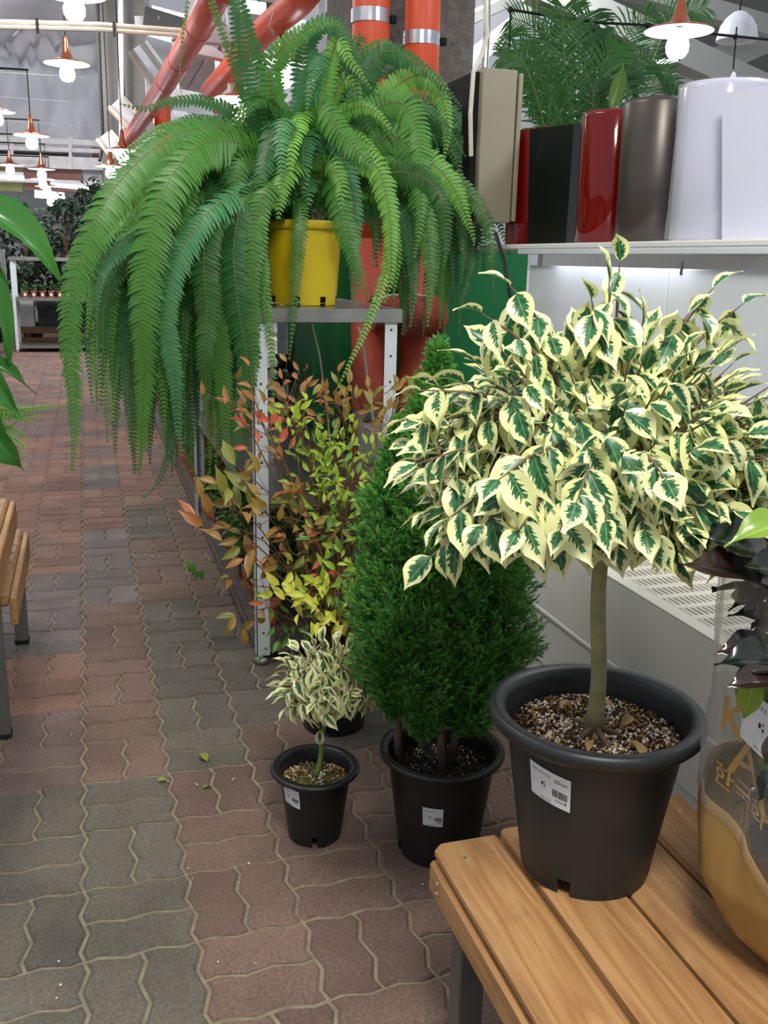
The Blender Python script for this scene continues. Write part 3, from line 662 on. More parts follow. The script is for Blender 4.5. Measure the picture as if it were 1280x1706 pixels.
# ------------------------------------------------------------------ heater run, white counter and ledge
XH, ZH, XB = 1.18, .675, 1.435
def heater(y0, y1, lab, yseams):
    t = thing('convector_heater', lab, 'heater', (XH, y0, 0), 'long convector cabinets along the right wall')
    MB().box((XH+.012, y0, .0), (XH+.05, y1, .3), .003).build('plinth_panel', M['heater'], t)
    MB().box((XH+.004, y0, .306), (XH+.05, y1, .46), .003).build('lower_panel', M['heater'], t)
    MB().box((XH, y0, .466), (XH+.05, y1, ZH-.004), .004).build('front_panel', M['heater'], t)
    MB().box((XH-.004, y0, .455), (XH+.02, y1, .468), .003).build('ledge_strip', M['heater'], t)
    MB().box((XH+.05, y0+.01, .02), (XB-.02, y1-.01, ZH-.05)).build('inner_box', M['dark'], t)
    b = MB(); p = .0665; nb = int((y1-y0)/p); sx0, sx1 = XH+.03, XB-.03; ns = 14; pit = (sx1-sx0)/ns
    b.box((XH-.002, y0, ZH-.004), (sx0, y1, ZH), .001); b.box((sx1, y0, ZH-.004), (XB, y1, ZH), .001)
    for k in range(nb+1):
        yy = y0+k*p; b.box((sx0, yy, ZH-.004), (sx1, min(yy+.021, y1), ZH))
        if k < nb:
            for i in range(ns+1):
                xx = sx0+i*pit; wd = .0030; b.box((max(xx-wd, sx0), yy+.021, ZH-.004), (min(xx+wd, sx1), yy+p, ZH-.0004))
    b.build('grille', M['heater_top'], t)
    MB().box((XB, y0, ZH-.02), (XB+.02, y1, ZH+.09)).build('back_riser', M['heater'], t)
    MB().box((XB-.004, y0, ZH+.09), (XB+.06, y1, ZH+.102), .003).build('top_strip', M['heater_top'], t)
heater(.62, 4.2, 'pale grey convector cabinet with slotted cream grille, behind the tree pot', ())
heater(5.2, 10.5, 'further convector cabinet seen through the rack beyond the green boarding', ())
XP = 1.50; ZL = 1.468
t = thing('display_counter', 'glossy white counter with wide ledge that carries the tall planters', 'counter', (XP, 2.5, 0))
for k, (ya, yb) in enumerate(((.5, 2.28), (2.285, 3.14))): MB().box((XP, ya, ZH+.1), (XP+.03, yb, ZL-.07), .002).build('front_panel', M['panel_white'], t)
MB().box((XP-.05, .5, ZL-.018), (2.5, 3.8, ZL), .004).build('ledge_top', M['ledge'], t); MB().box((XP-.05, .5, ZL-.034), (XP-.038, 3.14, ZL-.018), .002).build('ledge_front', M['panel_white'], t)
MB().box((XP+.03, 3.1, 0), (2.5, 3.14, ZL-.02)).build('end_panel', M['ledge'], t)
MB().box((XP-.002, 2.22, ZL-.085), (XP+.001, 2.228, ZL-.05)).build('slot_mark', M['dark'], t)
t = thing('fluorescent_light', 'added glow tube under the ledge lip behind the variegated tree crown', 'light', (XP-.015, 2.5, 1.40)); MB().box((XP-.034, 2.15, ZL-.022), (XP-.003, 2.95, ZL-.0185), .001).build('housing', M['shade_in'], t)  # hidden tube added to cast the glow on the counter panel
MB().tube([(XP-.026, 2.17, ZL-.0275), (XP-.026, 2.93, ZL-.0275)], .005, 8).build('tube', M['bulb'], t)
struct(MB().box((1.56, 5.2, .78), (1.62, 15, 2.0)).build('wall_low', M['gl_white']))

# ------------------------------------------------------------------ tall planters on the ledge
def solve_y(px, X, r):
    lo, hi = 1.2, 4.6
    for _ in range(40):
        mid = (lo+hi)/2; l = min(proj((X+r*math.cos(a), mid+r*math.sin(a), ZL+.2))[0] for a in [k*PI/20 for k in range(40)])
        if l < px: hi = mid
        else: lo = mid
    return lo
def cyl_planter(px, py, X, r, m, lab, name='tall_planter', taper=.96):
    y = solve_y(px, X, r); h = at(px, py, y+r*.2).z-ZL
    c = Vector((X, y, ZL)); t = thing(name, lab, 'planter', tuple(c), 'tall glossy planters on the white ledge')
    prof = [(.001,.0),(r*taper-.008,0),(r*taper,.008),(r*(taper+1)/2,h*.5),(r,h-.012),(r-.004,h),(r-.016,h),(r-.02,h-.02),(r*taper-.02,.05),(.001,.05)]
    MB().lathe(c, prof, 48).build('vase_wall', m, t, True); MB().lathe(c, [(.001,h-.06),(r-.018,h-.06)], 24).build('liner', M['dark'], t); return t, c, h
cyl_planter(963, 186, 1.60, .105, M['gl_red'], 'glossy red cylindrical planter between the black and the pewter planters')
cyl_planter(1030, 166, 1.60, .11, M['gl_pewter'], 'pewter grey cylindrical planter right of the red cylinder')
tw, cw, hw_ = cyl_planter(1122, 138, 1.61, .12, M['gl_white'], 'white cylindrical planter wrapped in clear film, second from right')
b = MB(); n = 60
for i in range(15):
    z = .006+i*(hw_-.004)/14
    for k in range(n):
        a = 2*PI*k/n; r = .1215+.004*noise.noise(Vector((math.cos(a)*4, math.sin(a)*4, z*9)))+.0035*abs(noise.noise(Vector((a*5, z*6, 3)))); b.v.append(cw+Vector((r*math.cos(a), r*math.sin(a), z)))
for i in range(14):
    for k in range(n): b.f.append((i*n+k, i*n+(k+1) % n, (i+1)*n+(k+1) % n, (i+1)*n+k))
tm = NT('clear_film'); g = tm.n('ShaderNodeBsdfGlossy'); g.inputs[1].default_value = .08; tr = tm.n('ShaderNodeBsdfTransparent'); fr = tm.n('ShaderNodeLayerWeight'); fr.inputs[0].default_value = .12
mx = tm.n('ShaderNodeMixShader'); tm.l(tm.math('MULTIPLY_ADD', fr.outputs[1], .6, .1), mx.inputs[0]); tm.l(tr.outputs[0], mx.inputs[1]); tm.l(g.outputs[0], mx.inputs[2]); df = tm.n('ShaderNodeBsdfDiffuse'); df.inputs[0].default_value = (.8,.82,.84,1); m2 = tm.n('ShaderNodeMixShader'); tm.l(tm.math('MULTIPLY_ADD', fr.outputs[1], .45, .025), m2.inputs[0]); tm.l(mx.outputs[0], m2.inputs[1]); tm.l(df.outputs[0], m2.inputs[2]); tm.l(m2.outputs[0], tm.out.inputs[0]); M['film'] = tm.m
b.build('film_wrap', M['film'], tw, True)
b = MB(); b.ball(cw+Vector((-.005,-.02,hw_+.012)), .008, 8, 5, (1,1,2.2)); b.build('film_knot', M['gl_white'], tw, True)
def sq_planter(corner, X1, Yb, top, bot, h, m, lab, rot=0):
    c = Vector(corner); t = thing('square_planter', lab, 'planter', tuple(c), 'tall glossy planters on the white ledge'); b = MB(); Mx = Matrix.Translation(c) @ Matrix.Rotation(rot, 4, 'Z')
    vs = []
    for s, z in ((bot/2, 0), (top/2, h), (top/2-.012, h), (bot/2-.01, .05)): vs += [(-s,-s,z),(s,-s,z),(s,s,z),(-s,s,z)]
    fs = [(3,2,1,0)]
    for l in range(3):
        for k in range(4): fs.append((l*4+k, l*4+(k+1) % 4, l*4+4+(k+1) % 4, l*4+4+k))
    fs.append((12,13,14,15)); b.add([Mx @ Vector(v) for v in vs], fs); b.build('vase_wall', m, t); MB().box((-top/2+.02,-top/2+.02,h-.05),(top/2-.02,top/2-.02,h-.045), M=Mx).build('liner', M['dark'], t); return t
def sq(px, py, X, side, bot, m, lab, rot):
    r = side*.7; y = solve_y(px, X, r*(.98 if rot else .9)); h = at(px, py, y).z-ZL; sq_planter((X, y, ZL), 0, 0, side, bot, h, m, lab, math.radians(rot))
sq(880, 211, 1.62, .20, .18, M['gl_black'], 'glossy black square tapered planter left of the red cylinder', 20)
sq(842, 215, 1.62, .20, .18, M['gl_red'], 'dark red planter mostly hidden behind the beige metal box', 20)
sq(1196, 142, 1.60, .22, .17, M['gl_white'], 'plain white square tapered planter at the right edge', 14)

# ------------------------------------------------------------------ steel plant racks
def rack(x0, x1, y0, y1, levels, lab, name='plant_rack', top_post=1.2, holes=True, group='white and galvanised plant racks'):
    t = thing(name, lab, 'rack', ((x0+x1)/2, y0, 0), group); pw = .046
    for (x, y, sx, sy) in ((x0, y0, 1, 1), (x1, y0, -1, 1), (x0, y1, 1, -1), (x1, y1, -1, -1)):
        b = MB(); b.box((x, y, .035), (x+sx*pw, y+sy*.003, top_post)); b.box((x, y, .035), (x+sx*.003, y+sy*pw, top_post))
        o = b.build('post', M['white_paint'], t)
        if holes:
            h = MB()
            for k in range(13):
                z = .12+k*.088; xx = x+sx*.024; h.tube([(xx, y-sy*.0006, z), (xx, y+sy*.0035, z)], .0042, 8); h.tube([(x-sx*.0006, y+sy*.024, z), (x+sx*.0035, y+sy*.024, z)], .0042, 8)
            ho = h.build('bolt_hole', M['dark'], t); ho['kind'] = 'stuff'; 
        MB().lathe((x+sx*.02, y+sy*.02, 0), [(.001,0),(.026,0),(.028,.012),(.024,.022),(.008,.026),(.008,.04),(.001,.04)], 16).build('levelling_foot', M['galv'], t, True)
    for z in levels:
        sh = MB().box((x0+.004, y0+.004, z-.004), (x1-.004, y1-.004, z)); sh.box((x0+.003, y0+.003, z-.042), (x1-.003, y0+.006, z), 0); sh.box((x0+.003, y1-.006, z-.042), (x1-.003, y1-.003, z))
        sh.box((x0+.003, y0+.006, z-.042), (x0+.006, y1-.006, z)); sh.box((x1-.006, y0+.006, z-.042), (x1-.003, y1-.006, z)); s = sh.build('shelf', M['galv'], t)
        b = MB(); b.ball((x0+.03, y0-.003, z-.02), .006); b.ball((x1-.03, y0-.003, z-.02), .006); b.build('bolt', M['screw'], s)
    return t
RX0, RX1 = .515, 1.01
rack(RX0, RX1, 3.11, 5.02, (.085, .615), 'nearest white-posted rack with galvanised shelves under the fern')
t0 = [o for o in COL.objects if o.name == 'plant_rack'][0]
b = MB().box((RX0-.012, 3.095, 1.2), (RX1+.01, 3.12, 1.246), .002); b.box((RX0-.012, 5.0, 1.2), (RX1+.01, 5.02, 1.246)); b.box((RX0-.012, 3.12, 1.2), (RX0, 5.0, 1.246)); b.box((RX1, 3.12, 1.2), (RX1+.01, 5.0, 1.246)); b.box((RX0, 3.12, 1.238), (RX1, 5.0, 1.244)); b.build('shelf', M['galv'], t0)
rack(RX0, RX1, 5.04, 6.95, (.085, .72, 1.24), 'second white-posted rack of potted plants beyond the first', top_post=1.24)
rack(RX0-.01, RX1, 6.97, 9.0, (.085, .75, 1.24), 'third rack further down the aisle behind the hanging fronds', top_post=1.24)

# ------------------------------------------------------------------ left benches
def bench(x0, x1, y0, y1, z, n, axis, lab, gap=.006, thick=.045, leg=.045, legs=(), apron=True, wm='wood', bev=.008, group='slatted wooden benches'):
    t = thing('slatted_bench', lab, 'bench', ((x0+x1)/2, (y0+y1)/2, 0), group)
    for k in range(n):
        if axis == 'y': w0 = (x1-x0)/n; b = MB().box((x0+k*w0+gap/2, y0, z-thick), (x0+(k+1)*w0-gap/2, y1, z), bev)
        else: w0 = (y1-y0)/n; b = MB().box((x0, y0+k*w0+gap/2, z-thick), (x1, y0+(k+1)*w0-gap/2, z), bev)
        b.build('slat', M[wm], t)
    for x, y in legs:
        l = MB().box((x-leg/2, y-leg/2, .012), (x+leg/2, y+leg/2, z-thick-.0), .003).build('leg', M['steel_leg'], t)
        MB().box((x-leg/2-.002, y-leg/2-.002, 0), (x+leg/2+.002, y+leg/2+.002, .014), .002).build('rubber_foot', M['dark'], l)
    return t
tb = bench(-.95, -.282, 2.05, 3.33, .605, 13, 'x', 'left wooden slat bench at the frame edge carrying leafy plants', legs=((-.305, 2.79), (-.305, 2.1), (-.9, 2.8)), wm='wood_x')
MB().box((-.282, 2.05, .5), (-.262, 3.34, .59), .004).build('apron', M['wood'], tb)
tb = bench(-.85, -.265, 2.86, 3.58, .425, 7, 'x', 'lower wooden slat bench tucked in behind the left one', legs=((-.292, 3.535), (-.8, 3.535), (-.8, 2.92)), wm='wood_x')
MB().box((-.265, 2.86, .32), (-.245, 3.58, .41), .004).build('apron', M['wood'], tb)
bench(-2.6, -1.12, 9.5, 11.5, .62, 10, 'x', 'distant slat bench at the far left before the steel rack', legs=((-1.15, 11.4), (-1.15, 9.6)), wm='wood_x')

# ------------------------------------------------------------------ front wooden bench
t = thing('wooden_bench', 'front plank bench carrying the big potted variegated tree', 'bench', (.8, .9, 0))
zb = .4; bx = (.538, .672, .806, .94, 1.072)
for k in range(4):
    p = MB().box((bx[k]+.0035, .12, zb-.034), (bx[k+1]-.0035, 1.392+.008*k, zb), .012 if k == 0 else .006).build('plank', M['wood'], t)
    sc = MB()
    for sx in (.3, .7): sc.lathe((bx[k]+.134*sx, 1.33+.01*k, zb-.001), [(.0001,.0018),(.003,.0016),(.0045,.0004)], 10)
    sc.build('screw', M['screw'], p)
a = MB().box((.536, .12, zb-.098), (.562, 1.392, zb-.036), .006).build('apron', M['wood'], t)
b = MB().box((.562, 1.36, zb-.098), (1.07, 1.385, zb-.036), .005).build('apron', M['wood_x'], t)
sc = MB()
for yy, zz in ((1.345, zb-.055), (1.345, zb-.075)): sc.ball((.535, yy, zz), .004)
sc.build('screw', M['screw'], a)
for x, y in ((.592, 1.325), (1.03, 1.33), (.592, .2), (1.03, .2)):
    l = MB().box((x-.024, y-.024, .01), (x+.024, y+.024, zb-.098 if x > 5 else zb-.036), .003).build('leg', M['steel_leg'], t); MB().box((x-.027, y-.027, 0), (x+.027, y+.027, .012), .002).build('rubber_foot', M['dark'], l)

# ------------------------------------------------------------------ pots
def pot(c, r1, r0, h, m, t, rim=.02, rimh=.02, inner=.82, slots=3, rot=0, soil=None, soil_z=None, lipdrop=None, n=64):
    """nursery pot: tapered wall, rolled rim, drain slots cut in the foot"""
    c = Vector(c); b = MB(); zs = [0, .012, .03, h*.45, h-rimh*.9]; rr = lambda z: r0+(r1-rim-r0)*z/h; sl = max(2, int(n*.035))
    lev = [(rr(z), z) for z in zs]
    for r, z in lev: b.v += [c+Vector((r*math.cos(2*PI*k/n+rot), r*math.sin(2*PI*k/n+rot), z)) for k in range(n)]
    for i in range(len(lev)-1):
        for k in range(n):
            if i < 2 and slots and any((k-int(s*n/slots)) % n < sl for s in range(slots)): continue
            b.f.append((i*n+k, i*n+(k+1) % n, (i+1)*n+(k+1) % n, (i+1)*n+k))
    body = b; ri = r1-rim
    body.lathe(c, [(rr(.03)-.002, .03), (rr(.03)*.95, .032), (.001, .034)], n)
    o = body.build('pot_wall', m, t, True)
    rim_p = [(ri-.001, h-rimh), (r1-rim*.35, h-rimh*1.02), (r1-rim*.06, h-rimh*.72), (r1, h-rimh*.35), (r1-rim*.12, h-rimh*.06), (r1-rim*.45, h), (ri+rim*.05, h-rimh*.12), (ri-.004, h-rimh*.6), (ri-.007, h-.04), (rr(soil_z or h*.6)-.004, (soil_z or h*.6)-.01)]
    MB().lathe(c, rim_p, n).build('rim', m, t, True)
    if soil:
        sz = soil_z; rs = rr(sz)-.002; b = MB(); rings = 12; sn = 40
        b.v.append(c+Vector((0,0,sz+.006)))
        for i in range(1, rings+1):
            for k in range(sn):
                a = 2*PI*k/sn; q = rs*i/rings; b.v.append(c+Vector((q*math.cos(a), q*math.sin(a), sz+.007*noise.noise(Vector((q*30*math.cos(a)+c.x*9, q*30*math.sin(a), 1)))+.004*(1-i/rings))))
        for k in range(sn): b.f.append((0, 1+k, 1+(k+1) % sn))
        for i in range(rings-1):
            for k in range(sn): b.f.append((1+i*sn+k, 1+(i+1)*sn+k, 1+(i+1)*sn+(k+1) % sn, 1+i*sn+(k+1) % sn))
        so = b.build('soil', M[soil], t, True)
        return o, so, rs, rr
    return o, None, 0, rr
def grains(name, c, rs, z, n, size, mat, parent, r=R, clump=None, shape=(1,1,.8)):
    tv = []; 
    for i, (a, e) in enumerate(((0,-1),(0,0),(1,0),(2,0),(3,0),(0,1))): pass
    tv = [(0,0,-1),(1,0,0),(0,1,0),(-1,0,0),(0,-1,0),(0,0,1)]; tf = [(0,2,1),(0,3,2),(0,4,3),(0,1,4),(5,1,2),(5,2,3),(5,3,4),(5,4,1)]
    Ms = []
    while len(Ms) < n:
        a = r.uniform(0, 2*PI); q = rs*math.sqrt(r.random()); x, y = q*math.cos(a), q*math.sin(a)
        if clump and noise.noise(Vector((x*18+c[0]*7, y*18, clump))) < .05 and r.random() < .8: continue
        s = size*r.uniform(.5, 1.3); m = Matrix.Translation((c[0]+x, c[1]+y, c[2]+z+s*.3+.003)) @ Matrix.Rotation(r.uniform(0, 3), 4, rv(r)) @ Matrix.Diagonal((s*r.uniform(.7,1.2), s, s*.8, 1)); Ms.append(m)
    return scatter(name, tv, tf, Ms, mat, parent)
def price_label(c, rr, z0, z1, a0, a1, t, text='30cm', tilt=0, bars=22, seed=1):
    """paper sticker wrapped on the pot; print is thin geometry on it"""
    c = Vector(c); 
    def pt(u, v, off): 
        z = z0+(z1-z0)*v+tilt*(u-.5); a = a0+(a1-a0)*u; r = rr(z)+off; return c+Vector((r*math.cos(a), r*math.sin(a), z))
    b = MB(); n = 10
    for u in range(n+1): b.v += [pt(u/n, 0, .0012), pt(u/n, 1, .0012)]
    for u in range(n): b.f.append((u*2, u*2+2, u*2+3, u*2+1))
    lab = b.build('price_sticker', M['label'], t); r = random.Random(seed); ink = MB(); gr = MB()
    def quad(B, u0, v0, u1, v1, n=2):
        k0 = len(B.v)
        for i in range(n+1): u = u0+(u1-u0)*i/n; B.v += [pt(u, v0, .0018), pt(u, v1, .0018)]
        for i in range(n): B.f.append((k0+i*2, k0+i*2+2, k0+i*2+3, k0+i*2+1))
    u = .58
    while u < .93:
        wd = r.choice((.004,.004,.008,.013)); quad(ink, u, .3, u+wd, .52, 1); u += wd+r.choice((.005,.009))
    def disc(B, u, v, ru, rv_):
        k0 = len(B.v); B.v.append(pt(u, v, .002)); B.v += [pt(u+ru*math.cos(k*PI/5), v+rv_*math.sin(k*PI/5), .002) for k in range(10)]
        B.f += [(k0, k0+1+k, k0+1+(k+1) % 10) for k in range(10)]
    disc(ink, .33, .52, .024, .055); disc(ink, .385, .57, .012, .026); disc(ink, .39, .47, .018, .036)
    for k in range(6): quad(gr, .1+.03*math.cos(k), .5+.06*math.sin(k), .1+.03*math.cos(k)+.012, .5+.06*math.sin(k)+.02, 1)
    for uu in (.08,.13,.19,.26,.31,.37,.44,.5): quad(gr, uu, .8, uu+.03, .87, 1)
    for uu in (.28,.33,.39,.45,.5): quad(gr, uu, .06, uu+.04, .1, 1)
    for uu in (.66,.7,.74,.78,.82): quad(gr, uu, .17, uu+.025, .23, 1)
    quad(ink, .87, .17, .91, .24, 1)
    ink.build('barcode', M['ink'], lab); gr.build('fine_print', M['ink_grey'], lab)
    if text:
        cu = bpy.data.curves.new('size_text', 'FONT'); cu.body = text; cu.size = 1; cu.resolution_u = 2; to = bpy.data.objects.new('size_text', cu); COL.objects.link(to)
        bpy.context.view_layer.update(); me = bpy.data.meshes.new_from_object(to.evaluated_get(bpy.context.evaluated_depsgraph_get())); bpy.data.objects.remove(to)
        wx = max(v.co.x for v in me.vertices); o0 = ORIG[lab.name]
        for v in me.vertices:
            u, w_ = .62+v.co.x/wx*.3, .74+v.co.y*.14; v.co = pt(u, w_, .002)-o0
        me.materials.append(M['ink']); o = bpy.data.objects.new('size_text', me); COL.objects.link(o); o.parent = lab; ORIG[o.name] = o0
    return lab
def cam_ang(c): return math.atan2(-c[1], -c[0])   # angle of the side that faces the photographer

# ------------------------------------------------------------------ variegated standard trees
def ficus(c, base_z, pots, crown, lab, leaf_key, n_shoot, size, trunk_r, top_z, trunk_xy, seed, name, extra=(), maxn=298, mid=0, droop=1.0, per=(6,9)):
    r = random.Random(seed); t = thing(name, lab, 'tree', tuple(c)); cx, cy, cz, rx, ry, ru, rd = crown
    lm = leaf_mesh('leaf', M[leaf_key], .29 if trunk_r > .01 else .24, .75, .1, 8, 4, 14, .78, 1.15, .02, r)
    bz = c[2]+base_z; tx, ty = trunk_xy; b = MB(); pts = []; rad = []
    for k in range(9):
        f = k/8; z = bz+(top_z-bz)*f; pts.append((c[0]+(tx-c[0])*f+.004*math.sin(f*7), c[1]+(ty-c[1])*f+.003*math.cos(f*6), z)); rad.append(trunk_r*(1.3 if k == 0 else 1.08 if k == 1 else 1-.12*f))
    b.tube(pts, rad, 16); b.build('trunk', M['bark'] if trunk_r > .01 else M['bark_green'], t, True)
    if trunk_r > .01:
        b = MB()
        for a in (.6, 2.0, 3.6, 4.6, 5.6):
            p = Vector((c[0], c[1], bz+.008)); d = Vector((math.cos(a), math.sin(a), 0)); ln = r.uniform(.05, .085)
            b.tube([p+d*.005, p+d*trunk_r*1.3-Vector((0,0,.002)), p+d*ln*.7-Vector((0,0,.006)), p+d*ln-Vector((0,0,.016))], [trunk_r*.5, trunk_r*.38, trunk_r*.25, trunk_r*.1], 8)
        b.build('surface_roots', M['bark_dark'], t, True)
    top = Vector(pts[-1]); tw = MB(); items = []; C = Vector((cx, cy, cz))
    def shoot(end, start=None, nl=None, dirn=None):
        s = start or top+Vector((r.uniform(-.01,.01), r.uniform(-.01,.01), r.uniform(-.02, .05*size/.06))); mid = s.lerp(end, .5)+Vector((0,0,(end-s).length*.12)); pp = [s, mid, end]
        tw.tube([s, s.lerp(mid,.6)+Vector((0,0,.01)), mid.lerp(end,.4), end], [.0034*size/.06, .0026*size/.06, .0018*size/.06, .0008], 5, False)
        d = (end-s).normalized(); n = nl or r.randint(*per)
        for k in range(n):
            f = max(.12, 1-k*.09-r.uniform(0,.04)); q = (mid.lerp(end, (f-.5)*2) if f > .5 else s.lerp(mid, f*2)); an = k*2.4+r.uniform(-.5,.5)
            side = d.cross(Vector((0,0,1))); side = side.normalized() if side.length > .1 else Vector((1,0,0)); u2 = side.cross(d)
            out = side*math.cos(an)+u2*math.sin(an)*.5; ld = d*.5+out*.65+Vector((0,0,-.65*droop-r.uniform(0,.6)))
            if k == 0: ld = d+Vector((0,0,-.3))
            ld.normalize(); nn = (q-C).normalized()*.9+Vector((0,0,.55))+rv(r)*.35; sz = size*r.uniform(.72, 1.22)*(.8 if k == 0 else 1)
            items.append((lm[r.randrange(len(lm))], frame(q, ld, nn, sz, sz*r.uniform(.85, 1.1)), (q-C).length))
    ga = PI*(3-math.sqrt(5))
    for k in range(n_shoot):
        zz = 1-2*(k+.5)/n_shoot*.84; a = k*ga+r.uniform(-.2,.2); q = math.sqrt(max(0, 1-zz*zz)) if zz > 0 else max(0, 1-abs(zz)**3)**.45; sc = r.uniform(.76, .98) if k % 3 else r.uniform(.5, .78)
        e = C+Vector((rx*q*math.cos(a)*sc, ry*q*math.sin(a)*sc, (ru if zz > 0 else rd)*zz*sc*(.93 if zz > .5 else 1))); shoot(e)
    for e in extra: shoot(Vector(e), Vector(e)*.3+C*.7, 8)
    tw.build('twigs', M['bark_dark'], t)
    vd = (CAM-C).normalized()
    items.sort(key=lambda it: -(Vector(it[1].translation)-C).dot(vd)/max(rx, .01)-it[2]/rx*.5)
    for me, m, _ in items[:maxn]: inst('leaf', me, m, t)
    if items[maxn:]: joined('inner_leaves', [(a, b_) for a, b_, _ in items[maxn:]], M[leaf_key], t)
    return t
PC = (.775, 1.268, .4)
tp = thing('plant_pot', 'big charcoal pot with rolled rim and price sticker on the plank bench', 'pot', PC)
_, so, rs, rr = pot(PC, .178, .108, .295, M['charcoal_pot'], tp, .026, .028, soil='soil', soil_z=.245, rot=cam_ang(PC)-.35, slots=4)
grains('perlite', PC, rs*.96, .245, 1100, .0034, M['perlite'], so, random.Random(3), 2.0); grains('grit', PC, rs*.97, .245, 1500, .0032, M['grit'], so, random.Random(4)); grains('bark_bits', PC, rs*.97, .245, 900, .0045, M['soil'], so, random.Random(5))
ca = cam_ang(PC); price_label(PC, rr, .175, .235, ca-.72, ca-.20, tp, '30cm', -.012)
dl = leaf_mesh('dry_leaf', M['dry'], .22, 1.2, .2, 6, 4, 4, .8, 1, .08)
for k, (dx, dy, s, a) in enumerate(((-.03, .07, .04, .4), (.06, .05, .035, 2), (.075, -.01, .04, 3), (-.04, -.05, .035, 4.2), (.02, -.075, .04, 5))):
    d = Vector((math.cos(a), math.sin(a), .25)); inst('dry_leaf', dl[k % 4], frame((PC[0]+dx, PC[1]+dy, PC[2]+.262), d, (0,0,1), s), tp)
ficus((PC[0], PC[1], PC[2]), .25, None, (.765, 1.28, 1.12, .325, .30, .222, .15), 'large round-crowned variegated cream and green tree in the charcoal pot', 'ficus', 350, .069, .0135, .985, (.765, 1.278), 11, 'variegated_tree',
      extra=[at(1033,432,1.26), at(1015,470,1.22), at(845,470,1.25), at(985,495,1.2), at(1190,478,1.25), at(1240,505,1.3), at(800,520,1.2), at(700,650,1.22), at(690,775,1.2), at(715,930,1.2), at(680,700,1.25), at(1150,520,1.2), at(745,865,1.15), at(800,880,1.08), at(860,890,1.02), at(930,890,1.0), at(1075,885,1.0), at(1140,870,1.05), at(1195,830,1.1), at(1230,770,1.1), at(705,700,1.3), at(700,780,1.28), at(760,830,1.3), at(880,860,1.1), at(1010,870,1.0), at(960,840,.98), at(1110,800,.98), at(830,800,1.02)])
SC = (.482, 2.062, 0)
ts = thing('plant_pot', 'small black pot with price sticker standing alone on the paving', 'pot', SC)
_, so, rs, rr = pot(SC, .111, .066, .19, M['black_pot'], ts, .02, .014, soil='moss', soil_z=.152, rot=cam_ang(SC)-.1, slots=4)
grains('perlite', SC, rs*.95, .152, 160, .003, M['perlite'], so, random.Random(6), 3.0); grains('grit', SC, rs*.95, .152, 260, .003, M['grit'], so, random.Random(7), 4.0)
ca = cam_ang(SC); price_label(SC, rr, .115, .165, ca-1.05, ca-.45, ts, None, -.006, seed=3)
for k, (dx, dy, a) in enumerate(((-.05, .02, .5), (.04, .0, 1.2))): inst('dry_leaf', dl[k], frame((SC[0]+dx, SC[1]+dy, SC[2]+.164), (math.cos(a), math.sin(a), .2), (0,0,1), .03), ts)
ficus(SC, .15, None, (.522, 2.07, .42, .132, .125, .115, .10), 'small cream and green variegated tree in the small black pot', 'ficus_s', 112, .052, .0065, .335, (.518, 2.07), 23, 'small_variegated_tree', maxn=290, droop=1.3)
inst('leaf', [m for m in bpy.data.meshes if m.name.startswith('leaf') and m.materials[0] == M['ficus_s']][3], frame((.492, 2.05, .29), (-.1,-.1,-1), (-.4,-1,.3), .05), bpy.data.objects['small_variegated_tree'])

